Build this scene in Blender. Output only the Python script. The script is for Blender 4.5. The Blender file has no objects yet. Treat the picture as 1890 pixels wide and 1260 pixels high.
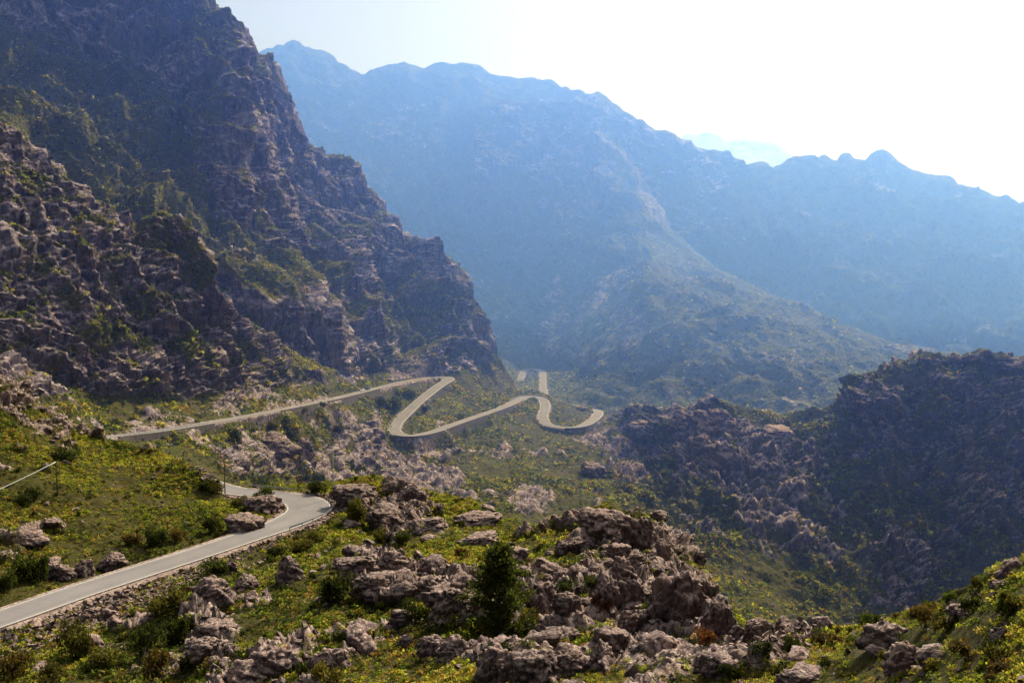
import bpy, math, random
import numpy as np
from mathutils import Vector

R = math.radians
random.seed(7)
rng = np.random.default_rng(11)
sc = bpy.context.scene
col = sc.collection
ZC = 260.0                      # camera height above the lowest ground
FPX, CX, CY = 1937.0, 945.0, 630.0
PITCH = math.atan((630 - 450) / 1937.0)
cp, sp = math.cos(PITCH), math.sin(PITCH)
SUN_EL, SUN_AZ = R(40), R(33)

# ---------------------------------------------------------------- camera maths (used only to survey points of the place)
def ray(px, py):
    u = (np.asarray(px, float) - CX) / FPX
    v = (CY - np.asarray(py, float)) / FPX
    y = cp + v * sp
    z = -sp + v * cp
    return u / y, z / y
def at(px, py, D):
    a, b = ray(px, py)
    D = np.asarray(D, float)
    return np.stack([a * D, D + 0 * a, b * D + ZC], -1)
def at_z(px, py, z):
    a, b = ray(px, py)
    return at(px, py, z / b)
def py_of(z, D):
    t = z / np.asarray(D, float)
    v = (t * cp + sp) / (cp - t * sp)
    return CY - v * FPX
def project(P):
    x, y, z = P[..., 0], P[..., 1], P[..., 2] - ZC
    d = y * cp - z * sp
    v = (y * sp + z * cp) / d
    return CX + x / d * FPX, CY - v * FPX

# ---------------------------------------------------------------- noise
_prm = np.random.default_rng(3).permutation(256)
_prm = np.concatenate([_prm, _prm, _prm]).astype(np.int32)
_g = np.random.default_rng(4).normal(size=(256, 3)); _g /= np.linalg.norm(_g, axis=1)[:, None]
_g = _g.astype(np.float32)
_j = np.random.default_rng(5).random((256, 3)).astype(np.float32)
def _perlin(p):
    p = np.asarray(p, np.float32)
    i = np.floor(p).astype(np.int32); f = p - i
    i &= 255
    w = f * f * f * (f * (f * 6 - 15) + 10)
    out = np.zeros(len(p), np.float32)
    for dx in (0, 1):
        wx = w[:, 0] if dx else 1 - w[:, 0]
        hx = _prm[i[:, 0] + dx]
        for dy in (0, 1):
            wy = w[:, 1] if dy else 1 - w[:, 1]
            hy = _prm[hx + i[:, 1] + dy]
            for dz in (0, 1):
                wz = w[:, 2] if dz else 1 - w[:, 2]
                h = _prm[hy + i[:, 2] + dz] & 255
                g = _g[h]
                d = g[:, 0] * (f[:, 0] - dx) + g[:, 1] * (f[:, 1] - dy) + g[:, 2] * (f[:, 2] - dz)
                out += wx * wy * wz * d
    return out * 1.5
def perlin(p):
    p = np.asarray(p)
    if len(p) <= 200000: return _perlin(p)
    return np.concatenate([_perlin(p[k:k + 200000]) for k in range(0, len(p), 200000)])
def fbm(p, o=4, gain=.5):
    s = 0; a = 1
    for k in range(o):
        s = s + a * perlin(p * (2.03 ** k) + 17.3 * k); a *= gain
    return s
def billow(p, o=4, gain=.5):       # rounded lumps with sharp creases between
    s = 0; a = 1
    for k in range(o):
        s = s + a * np.abs(perlin(p * (2.07 ** k) + 31.7 * k)); a *= gain
    return s
def ridged(p, o=4, gain=.5):
    s = 0; a = 1
    for k in range(o):
        n = 1 - np.abs(perlin(p * (2.05 ** k) + 9.1 * k)); s = s + a * n * n; a *= gain
    return s
def _worley(p):
    p = np.asarray(p, np.float32)
    i = np.floor(p).astype(np.int32); f = p - i
    d1 = np.full(len(p), 9., np.float32); d2 = d1.copy(); cid = np.zeros(len(p), np.int32)
    for dx in (-1, 0, 1):
        for dy in (-1, 0, 1):
            for dz in (-1, 0, 1):
                h = _prm[_prm[_prm[(i[:, 0] + dx) & 255] + ((i[:, 1] + dy) & 255)] + ((i[:, 2] + dz) & 255)] & 255
                q = _j[h] + np.array([dx, dy, dz], np.float32) - f
                d = (q * q).sum(1)
                m = d < d1
                d2 = np.where(m, d1, np.minimum(d2, d)); cid = np.where(m, h, cid); d1 = np.where(m, d, d1)
    return np.sqrt(d1), np.sqrt(d2), cid
def worley(p):
    r = [_worley(p[k:k + 100000]) for k in range(0, len(p), 100000)]
    return tuple(np.concatenate(c) for c in zip(*r))
def sstep(a, b, x):
    t = np.clip((x - a) / (b - a), 0, 1); return t * t * (3 - 2 * t)

# ---------------------------------------------------------------- node helpers
def new_mat(name):
    m = bpy.data.materials.new(name); m.use_nodes = True
    nt = m.node_tree; nt.nodes.clear()
    return m, nt
class N:
    def __init__(s, nt): s.nt = nt
    def n(s, t, **kw):
        o = s.nt.nodes.new(t)
        ins = kw.pop('ins', {})
        for k, v in kw.items(): setattr(o, k, v)
        for k, v in ins.items():
            if hasattr(v, 'is_output') or isinstance(v, bpy.types.NodeSocket): s.nt.links.new(v, o.inputs[k])
            else: o.inputs[k].default_value = v
        return o
    def noise(s, vec, scale, detail=4, rough=.55, dist=0):
        return s.n('ShaderNodeTexNoise', ins={'Vector': vec, 'Scale': scale, 'Detail': detail, 'Roughness': rough, 'Distortion': dist}).outputs['Fac']
    def math(s, op, a, b=0., c=0., clamp=False):
        return s.n('ShaderNodeMath', operation=op, use_clamp=clamp, ins={0: a, 1: b, 2: c}).outputs[0]
    def ramp(s, fac, stops, interp='LINEAR'):
        o = s.n('ShaderNodeValToRGB', ins={'Fac': fac}); cr = o.color_ramp; cr.interpolation = interp
        while len(cr.elements) < len(stops): cr.elements.new(.5)
        for e, (p, c) in zip(cr.elements, stops): e.position = p; e.color = (*c, 1) if len(c) == 3 else c
        return o.outputs['Color']
    def mix(s, fac, a, b, mode='MIX'):
        o = s.n('ShaderNodeMix', data_type='RGBA', blend_type=mode, clamp_factor=True)
        for idx, v in ((0, fac), (6, a), (7, b)):
            if isinstance(v, bpy.types.NodeSocket): s.nt.links.new(v, o.inputs[idx])
            else: o.inputs[idx].default_value = v if idx == 0 else ((*v, 1) if len(v) == 3 else v)
        return o.outputs[2]
    def maprange(s, v, a, b, c=0., d=1.):
        return s.n('ShaderNodeMapRange', ins={0: v, 1: a, 2: b, 3: c, 4: d}).outputs[0]
    def out(s, sh): s.n('ShaderNodeOutputMaterial', ins={'Surface': sh})
def bsdf(b, color, rough=.9, spec=.15, normal=None):
    ins = {'Base Color': color, 'Roughness': rough, 'Specular IOR Level': spec}
    if normal is not None: ins['Normal'] = normal
    return b.n('ShaderNodeBsdfPrincipled', ins=ins).outputs[0]
def simple(name, c, rough=.7, metal=0., spec=.3, noise=.15, scale=6.):
    m, nt = new_mat(name); b = N(nt)
    co = b.n('ShaderNodeTexCoord').outputs['Object']
    f = b.noise(co, scale, 4)
    lo = tuple(x * (1 - noise) for x in c); hi = tuple(min(1, x * (1 + noise)) for x in c)
    cc = b.ramp(f, [(.3, lo), (.7, hi)])
    p = b.n('ShaderNodeBsdfPrincipled', ins={'Base Color': cc, 'Roughness': rough, 'Metallic': metal, 'Specular IOR Level': spec})
    b.out(p.outputs[0]); return m

def rock_detail(b, rc, pos, s):
    # dark joints and water streaks running down the faces, sunlit tops and shaded sides painted in by normal
    st = b.n('ShaderNodeMapping', ins={'Vector': pos, 'Scale': (1, 1, .22)}).outputs[0]
    sn = b.noise(st, 4.2 / s, 5, .6, .6)
    rc = b.mix(b.ramp(sn, [(.38, (.75, .75, .75)), (.52, (0, 0, 0))]), rc, b.mix(1., rc, (.42, .38, .42), 'MULTIPLY'))
    wv = b.mix(.35, st, b.n('ShaderNodeTexNoise', ins={'Vector': pos, 'Scale': 2.2 / s, 'Detail': 3}).outputs['Color'], 'LINEAR_LIGHT')
    cr = b.n('ShaderNodeTexVoronoi', feature='DISTANCE_TO_EDGE', ins={'Vector': wv, 'Scale': 2.6 / s}).outputs['Distance']
    rc = b.mix(b.ramp(cr, [(.0, (.9, .9, .9)), (.07, (0, 0, 0))]), rc, b.mix(1., rc, (.3, .27, .28), 'MULTIPLY'))
    cr2 = b.n('ShaderNodeTexVoronoi', feature='DISTANCE_TO_EDGE', ins={'Vector': wv, 'Scale': 8.5 / s}).outputs['Distance']
    rc = b.mix(b.ramp(cr2, [(.0, (.7, .7, .7)), (.1, (0, 0, 0))]), rc, b.mix(1., rc, (.38, .35, .36), 'MULTIPLY'))
    sp = b.noise(pos, 16 / s, 4, .7)
    rc = b.mix(b.ramp(sp, [(.56, (0, 0, 0)), (.68, (.6, .6, .6))]), rc, b.mix(1., rc, (1.5, 1.48, 1.45), 'MULTIPLY'))
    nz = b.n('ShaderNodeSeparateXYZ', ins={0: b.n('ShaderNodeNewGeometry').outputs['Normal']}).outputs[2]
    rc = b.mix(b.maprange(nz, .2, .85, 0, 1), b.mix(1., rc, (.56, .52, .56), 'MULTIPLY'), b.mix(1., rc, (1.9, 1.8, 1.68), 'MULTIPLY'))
    return rc
# scale s is the size in metres of the coarse mottling
def terrain_mat(name, s, rockc, vegc, darkveg, bump=.6, dots=1.0, drk=.5):
    m, nt = new_mat(name); b = N(nt)
    pos = b.n('ShaderNodeNewGeometry').outputs['Position']
    rock = b.n('ShaderNodeAttribute', attribute_name='rock').outputs['Fac']
    cav = b.n('ShaderNodeAttribute', attribute_name='cav').outputs['Fac']
    n1 = b.noise(pos, 1 / s, 6, .62)
    n2 = b.noise(pos, 5.3 / s, 5, .65)
    n3 = b.noise(pos, 23 / s, 3, .6)
    # rock
    rc = b.ramp(n1, [(.25, tuple(c * .62 for c in rockc)), (.48, rockc), (.62, tuple(min(1, c * 1.25) for c in rockc)), (.8, (rockc[0] * 1.05, rockc[1] * .88, rockc[2] * .78))])
    rc = b.mix(b.ramp(n2, [(.35, (0, 0, 0)), (.65, (1, 1, 1))]), b.mix(1., rc, (.62, .58, .6), 'MULTIPLY'), b.mix(1., rc, (1.1, 1.08, 1.05), 'MULTIPLY'))
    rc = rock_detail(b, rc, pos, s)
    rust = b.ramp(b.noise(pos, 1.7 / s, 3), [(.6, (0, 0, 0)), (.74, (.55, .55, .55))])
    rc = b.mix(rust, rc, (.36, .22, .13))
    # occlusion shade painted into the rock colour of hollows
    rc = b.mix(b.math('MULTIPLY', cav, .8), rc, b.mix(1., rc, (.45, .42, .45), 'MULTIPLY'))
    # vegetation
    vo = b.n('ShaderNodeTexVoronoi', ins={'Vector': b.mix(.5, pos, b.n('ShaderNodeTexNoise', ins={'Vector': pos, 'Scale': 3 / s}).outputs['Color'], 'LINEAR_LIGHT'), 'Scale': 6.0 / s * dots})
    dot = b.ramp(vo.outputs['Distance'], [(.2, (1, 1, 1)), (.5, (0, 0, 0))])
    gate = b.ramp(vo.outputs['Color'], [(.45, (1, 1, 1)), (.55, (0, 0, 0))])
    vc = b.ramp(n2, [(.3, tuple(c * .7 for c in vegc)), (.5, vegc), (.6, (vegc[0] * 1.25, vegc[1] * 1.1, vegc[2] * .9)), (.72, (vegc[0] * 1.35, vegc[1] * .85, vegc[2] * .9))])
    vc = b.mix(b.ramp(n1, [(.4, (0, 0, 0)), (.7, (.6, .6, .6))]), vc, (vegc[0] * .75, vegc[1] * .8, vegc[2]))
    vc = b.mix(b.ramp(b.noise(pos, .9 / s, 5, .65), [(.55, (0, 0, 0)), (.68, (.75, .75, .75))]), vc, (.12, .085, .05))
    vc = b.mix(b.mix(1., dot, gate, 'MULTIPLY'), vc, darkveg)
    vc = b.mix(b.ramp(n3, [(.45, (0, 0, 0)), (.75, (.7, .7, .7))]), vc, b.mix(1., vc, (drk, drk, drk), 'MULTIPLY'))
    # stones poking out of the grass
    f = b.math('ADD', rock, b.math('MULTIPLY', b.math('SUBTRACT', n2, .5), 1.5))
    f = b.math('ADD', f, b.math('MULTIPLY', b.math('SUBTRACT', n3, .5), .8))
    f = b.maprange(f, .42, .58)
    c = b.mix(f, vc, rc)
    h = b.math('ADD', b.math('MULTIPLY', n2, s * .2), b.math('MULTIPLY', n3, s * .09))
    bm = b.n('ShaderNodeBump', ins={'Strength': bump, 'Distance': 1.0, 'Height': h}).outputs[0]
    b.out(bsdf(b, c, .95, .1, bm)); return m

M = {}
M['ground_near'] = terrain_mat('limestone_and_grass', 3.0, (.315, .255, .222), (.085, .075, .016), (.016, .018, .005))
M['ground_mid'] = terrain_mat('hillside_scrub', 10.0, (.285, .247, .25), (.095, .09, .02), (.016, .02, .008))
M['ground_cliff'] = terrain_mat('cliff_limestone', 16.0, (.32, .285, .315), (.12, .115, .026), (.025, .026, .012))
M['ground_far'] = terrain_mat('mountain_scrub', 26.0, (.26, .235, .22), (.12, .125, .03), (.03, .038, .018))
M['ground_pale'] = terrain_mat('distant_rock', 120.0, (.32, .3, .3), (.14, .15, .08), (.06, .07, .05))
def asphalt():
    m, nt = new_mat('worn_asphalt'); b = N(nt)
    pos = b.n('ShaderNodeNewGeometry').outputs['Position']; lat = b.n('ShaderNodeAttribute', attribute_name='lat').outputs['Fac']
    c = b.mix(b.ramp(b.noise(pos, .12, 5, .6), [(.35, (0, 0, 0)), (.65, (1, 1, 1))]), (.24, .215, .202), (.295, .266, .248))
    pt = b.n('ShaderNodeTexVoronoi', ins={'Vector': pos, 'Scale': .11}).outputs['Color']
    c = b.mix(b.ramp(b.n('ShaderNodeSeparateColor', ins={0: pt}).outputs[0], [(.74, (0, 0, 0)), (.76, (.16, .16, .16))], 'CONSTANT'), c, (.2, .175, .165))
    tr = b.math('ABSOLUTE', b.math('SUBTRACT', b.math('ABSOLUTE', lat), .5))
    c = b.mix(b.maprange(tr, .0, .2, .38, 0), c, (.2, .175, .165))
    c = b.mix(b.maprange(b.math('ABSOLUTE', lat), .84, .98, 0, .6), c, (.3, .24, .19))
    c = b.mix(b.ramp(b.noise(pos, 1.2, 4, .7), [(.58, (0, 0, 0)), (.68, (.35, .35, .35))]), c, (.16, .14, .13))
    b.out(bsdf(b, c, .9, .15)); return m
M['asphalt'] = asphalt()
M['paint'] = simple('white_road_paint', (.62, .58, .5), .8, 0, .2, .2, 2.)
M['metal'] = simple('galvanised_steel', (.36, .36, .37), .55, .4, .4, .12, 3.)
M['wood'] = simple('weathered_pole_wood', (.13, .09, .065), .9, 0, .1, .3, 5.)
M['pale_pole'] = simple('pale_pole_concrete', (.36, .33, .31), .9, 0, .1, .15, 5.)
M['cable'] = simple('sun_glint_cable', (.8, .77, .7), .5, 0, .4, .05, 5.)  # pale tone puts the sun's glint on the wires into the colour
M['dark_cable'] = simple('dark_cable_sheath', (.12, .11, .11), .6, 0, .3, .05, 5.)

# ---------------------------------------------------------------- mesh helpers
def mesh_np(name, V, F, mat, smooth=True, attrs=None, parent=None, uvs=None):
    """V (n,3); F (m,k) same-size faces, or a list of such arrays"""
    me = bpy.data.meshes.new(name)
    Fs = F if isinstance(F, list) else [F]
    Fs = [np.asarray(f, np.int32) for f in Fs if len(f)]
    me.vertices.add(len(V)); me.vertices.foreach_set('co', np.ascontiguousarray(V, np.float32).ravel())
    nl = sum(f.size for f in Fs); npoly = sum(len(f) for f in Fs)
    me.loops.add(nl); me.polygons.add(npoly)
    me.loops.foreach_set('vertex_index', np.concatenate([f.ravel() for f in Fs]))
    st = []; o = 0
    for f in Fs:
        st.append(o + np.arange(len(f)) * f.shape[1]); o += f.size
    me.polygons.foreach_set('loop_start', np.concatenate(st).astype(np.int32))
    me.polygons.foreach_set('use_smooth', np.full(npoly, smooth))
    me.update(calc_edges=True)
    for k, v in (attrs or {}).items():
        if v.ndim == 1:
            a = me.attributes.new(k, 'FLOAT', 'POINT'); a.data.foreach_set('value', np.ascontiguousarray(v, np.float32))
        else:
            a = me.attributes.new(k, 'FLOAT_COLOR', 'POINT')
            c4 = np.ones((len(v), 4), np.float32); c4[:, :3] = v; a.data.foreach_set('color', c4.ravel())
    if mat is not None: me.materials.append(mat)
    ob = bpy.data.objects.new(name, me); col.objects.link(ob)
    if parent is not None: ob.parent = parent
    return ob
def tag(o, label=None, cat=None, group=None, kind=None):
    if label: o['label'] = label
    if cat: o['category'] = cat
    if group: o['group'] = group
    if kind: o['kind'] = kind
    return o
def empty(name, loc, rz=0):
    o = bpy.data.objects.new(name, None); o.location = loc; o.rotation_euler = (0, 0, rz); o.empty_display_size = .3
    col.objects.link(o); return o

# ---------------------------------------------------------------- the road (surveyed as pixel + height, laid out in metres)
def catmull(P, n=8):
    P = np.asarray(P, float); Q = np.vstack([2 * P[0] - P[1], P, 2 * P[-1] - P[-2]]); out = []
    for i in range(len(P) - 1):
        p0, p1, p2, p3 = Q[i:i + 4]
        for t in np.linspace(0, 1, n, endpoint=False):
            out.append(.5 * (2 * p1 + (p2 - p0) * t + (2 * p0 - 5 * p1 + 4 * p2 - p3) * t * t + (3 * p1 - p0 - 3 * p2 + p3) * t ** 3))
    out.append(P[-1]); return np.array(out)
def resample(P, step):
    d = np.r_[0, np.cumsum(np.linalg.norm(np.diff(P[:, :3], axis=0), axis=1))]
    n = max(2, int(d[-1] / step) + 1); t = np.linspace(0, d[-1], n)
    return np.stack([np.interp(t, d, P[:, k]) for k in range(P.shape[1])], 1)
ROAD = [  # px, py, z, width
    (-420, 1290, -44.5, 6), (-300, 1240, -45.2, 6), (0, 1141, -46, 6), (150, 1089, -46.5, 6), (300, 1041, -47, 6), (400, 1009, -47.4, 6), (470, 985, -47.6, 6.2), (525, 966, -47.8, 7),
    (562, 948, -48, 8), (572, 938, -48.1, 8.5), (562, 925, -48.2, 8), (532, 917, -48.4, 7), (490, 911.5, -48.6, 6), (440, 906, -49, 6),
    (400, 897, -49.6, 6), (330, 871, -51, 6), (265, 846, -53, 6), (215, 824, -55.3, 6.5), (190, 813, -57.5, 7), (192, 808, -59.4, 7), (225, 803, -61, 6),
    (300, 794, -63.2, 6), (400, 777.5, -66.5, 6), (520, 755.5, -71.5, 6), (620, 735, -77, 6), (677, 721, -80.5, 6.5), (735, 706, -83.2, 6.5), (780, 698.5, -84.8, 7),
    (818, 695.5, -85.8, 8.5), (828, 699.5, -86.3, 8.5), (805, 715, -87.5, 8), (775, 739, -90, 7.5), (748, 764, -93.2, 7.5), (730, 784, -95.3, 7.6),
    (730, 797, -96.1, 8), (747, 803, -96.6, 7.5), (768, 803, -97, 7), (800, 796, -97.8, 7), (835, 783.5, -99, 6.5), (880, 768, -101, 6.5), (930, 750.5, -103.5, 7),
    (955, 738, -105.1, 8), (972, 731.5, -106, 8.5), (990, 732, -106.7, 8.5), (1003, 738, -107.4, 8), (1006, 750, -108.4, 8), (1002, 768, -110, 8), (1008, 781, -111.2, 8),
    (1026, 787, -112, 7), (1052, 789, -112.7, 7), (1076, 785, -113.5, 8), (1093, 775, -114.6, 8.5), (1103, 764.5, -115.7, 8), (1102, 757, -117, 7),
    (1075, 752, -120, 6), (1040, 744, -123.5, 6), (1012, 735, -126.3, 6.5), (1004, 722, -128.5, 7), (1002, 704, -131.5, 7), (1002, 688, -134, 7.5),
    (995, 682.5, -135.4, 8), (980, 680, -136.4, 8), (968, 684, -137.3, 8), (963, 695, -138.6, 8), (957, 709, -140.2, 8), (944, 722, -142, 7)]
_r = np.array(ROAD)
_r[19:, 3] *= np.where(_r[19:, 3] > 6.2, .84, .9)
_P = at_z(_r[:, 0], _r[:, 1], _r[:, 2])
RD = resample(catmull(np.c_[_P, _r[:, 3], _r[:, 0]], 10), 1.5)      # x y z width px
def smooth1(a, k):
    for _ in range(k): a[1:-1] = .25 * a[:-2] + .5 * a[1:-1] + .25 * a[2:]
smooth1(RD[:, 2:4], 12); smooth1(RD[:, 0:2], 3)
_t = np.gradient(RD[:, :2], axis=0); _t /= np.linalg.norm(_t, axis=1)[:, None]
RN = np.c_[-_t[:, 1], _t[:, 0]]                                      # left-hand normal of travel

from mathutils.kdtree import KDTree
def nearest_road(XY, maxd=26.):
    """distance beyond the road edge, and road height, brute force in blocks"""
    A = RD[:, :2].astype(np.float32); best = np.full(len(XY), 1e9, np.float32); idx = np.zeros(len(XY), np.int32)
    lo, hi = A.min(0) - maxd, A.max(0) + maxd
    sel = np.where((XY[:, 0] > lo[0]) & (XY[:, 0] < hi[0]) & (XY[:, 1] > lo[1]) & (XY[:, 1] < hi[1]))[0]
    # coarse reject on a cell grid around the road
    cell = 8.; g = set()
    for x, y in A[::2]:
        for dx in range(-4, 5):
            for dy in range(-4, 5): g.add((int(x // cell) + dx) * 100003 + int(y // cell) + dy)
    key = (np.floor(XY[sel, 0] / cell).astype(np.int64)) * 100003 + np.floor(XY[sel, 1] / cell).astype(np.int64)
    sel = sel[np.isin(key, np.array(list(g)))]
    for k in range(0, len(sel), 4000):
        s = sel[k:k + 4000]; d = ((XY[s, None, :] - A[None]) ** 2).sum(2)
        i = d.argmin(1); idx[s] = i; best[s] = np.sqrt(d[np.arange(len(s)), i])
    return best, idx

# ---------------------------------------------------------------- terrain sheets
def mono(Y, nsub):
    """monotone cubic through rows Y (k, n) -> resampled with nsub[i] steps in interval i"""
    k = len(Y); d = np.diff(Y, axis=0); m = np.zeros_like(Y)
    for i in range(1, k - 1):
        s = d[i - 1] * d[i] > 0
        m[i] = np.where(s, 2 * d[i - 1] * d[i] / np.where(s, d[i - 1] + d[i], 1), 0)
    m[0], m[-1] = d[0], d[-1]
    out = []
    for i in range(k - 1):
        for t in np.linspace(0, 1, nsub[i], endpoint=False):
            t2, t3 = t * t, t * t * t
            out.append((2 * t3 - 3 * t2 + 1) * Y[i] + (t3 - 2 * t2 + t) * m[i] + (-2 * t3 + 3 * t2) * Y[i + 1] + (t3 - t2) * m[i + 1])
    out.append(Y[-1]); return np.array(out)
def gsmooth(a, sig, axis):
    if sig <= 0: return a
    r = int(sig * 3) + 1; k = np.exp(-.5 * (np.arange(-r, r + 1) / sig) ** 2); k /= k.sum()
    b = np.moveaxis(a, axis, 0); p = np.concatenate([np.repeat(b[:1], r, 0), b, np.repeat(b[-1:], r, 0)])
    o = sum(k[i] * p[i:i + len(b)] for i in range(2 * r + 1))
    return np.moveaxis(o, 0, axis)
class Sheet:
    def __init__(s, x0, x1, step, rows, back, csig, nsub, crest_sig=0, zr=None):
        """rows: list of ('p'|'z', [(px, py|z, D)...]); the last row is the skyline. back: [(dD, dz)...] behind it"""
        s.px = np.arange(x0, x1 + step, step); PY = []; DD = []
        for ri, (kind, pts) in enumerate(rows):
            a = np.array([p + (np.nan,) * (3 - len(p)) for p in pts], float)
            ok = ~np.isnan(a[:, 2]); D = np.interp(s.px, a[ok, 0], a[ok, 2])
            v = np.interp(s.px, a[:, 0], a[:, 1])
            sg = (crest_sig if ri == len(rows) - 1 else csig) / step
            D = gsmooth(D, csig / step, 0); v = gsmooth(v, sg, 0)
            if kind == 'z': v = py_of(v, D)
            PY.append(v); DD.append(D)
        zc = at(s.px, PY[-1], DD[-1])[:, 2] - ZC; D0 = DD[-1]
        s.ncrest = sum(nsub[:len(rows) - 1])
        for dD, dz in back:
            PY.append(py_of(zc + dz, D0 + dD)); DD.append(D0 + dD)
        DD = np.array(DD); PY = np.array(PY)
        for i in range(1, len(DD)): DD[i] = np.maximum(DD[i], DD[i - 1] + .4)
        # interpolate heights, not pixels, between the rows
        Z = np.array([at(s.px, PY[i], DD[i])[:, 2] for i in range(len(DD))])
        X = np.array([at(s.px, PY[i], DD[i])[:, 0] for i in range(len(DD))])
        s.Y = mono(DD, nsub); s.Z = mono(Z, nsub); s.X = mono(X, nsub)
        s.nr, s.nc = s.Y.shape
    def base(s):
        return np.stack([s.X, s.Y, s.Z], -1)
    def normals(s, P, sig=0):
        if sig: P = np.stack([gsmooth(gsmooth(P[..., k], sig, 0), sig, 1) for k in range(3)], -1)
        a = np.gradient(P, axis=1); b = np.gradient(P, axis=0)
        n = np.cross(a, b); n /= np.linalg.norm(n, axis=-1)[..., None] + 1e-9
        return n
    def faces(s):
        i = np.arange(s.nr * s.nc).reshape(s.nr, s.nc)
        return np.stack([i[:-1, :-1].ravel(), i[:-1, 1:].ravel(), i[1:, 1:].ravel(), i[1:, :-1].ravel()], 1)
    def finish(s, name, P, rock, mat, cavsig=3, kind='structure'):
        s.P = P; s.rock = rock
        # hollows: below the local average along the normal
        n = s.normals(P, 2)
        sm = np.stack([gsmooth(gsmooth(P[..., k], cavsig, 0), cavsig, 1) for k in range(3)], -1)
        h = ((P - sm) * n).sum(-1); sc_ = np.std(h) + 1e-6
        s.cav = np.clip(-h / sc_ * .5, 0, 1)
        s.slope = s.normals(P, 1)[..., 2]
        s.qx, s.qy = project(P)
        run = np.minimum.accumulate(np.vstack([np.full((1, s.nc), 1e9), s.qy[:-1]]), 0)
        s.vis = s.qy < run
        s.ob = mesh_np(name, P.reshape(-1, 3), s.faces(), mat, True, {'rock': rock.ravel(), 'cav': s.cav.ravel()})
        tag(s.ob, kind=kind); return s.ob
    def hit(s, px, py):
        c = int(np.clip(round((px - s.px[0]) / (s.px[1] - s.px[0])), 0, s.nc - 1))
        q = s.qy[:, c]; i = np.where(q <= py)[0]
        if not len(i): return None
        return s.P[i[0], c].copy()
def carve(P, rock, off, shoulder=1.2, up=.8, down=.8, hid=None):
    """level the ground under the road, cut the uphill side, fill the downhill side"""
    sh = P.shape; Q = P.reshape(-1, 3); d, i = nearest_road(Q[:, :2].astype(np.float32))
    near = np.where(d < 26)[0]; w = RD[i[near], 3] / 2; e = d[near] - w - shoulder; zr = RD[i[near], 2] - off
    z = Q[near, 2]
    if hid is not None:
        up = np.where(hid[i[near]], 7., up); e = np.where(hid[i[near]], e + shoulder * .7, e)
    if isinstance(up, np.ndarray) and len(up) == len(RD): up = up[i[near]]
    if isinstance(down, np.ndarray) and len(down) == len(RD): down = down[i[near]]
    e_ = np.maximum(e, 0)
    ok = np.abs(z - zr) < 22
    hi = zr + e_ * up + np.maximum(e_ - 6, 0) * 4; lo = zr - e_ * down - np.maximum(e_ - 6, 0) * 4
    z2 = np.where(e <= 0, zr, np.clip(z, lo, hi))
    Q[near, 2] = np.where(ok, z2, z)
    rr = rock.reshape(-1); rr[near] = np.where((e < .3) & ok, .75, rr[near])
    return d.reshape(sh[:2])

BIG = np.array
def rotz(P, a):
    c, s = math.cos(a), math.sin(a); Q = P.copy(); Q[:, 0] = c * P[:, 0] - s * P[:, 1]; Q[:, 1] = s * P[:, 0] + c * P[:, 1]; return Q

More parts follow.
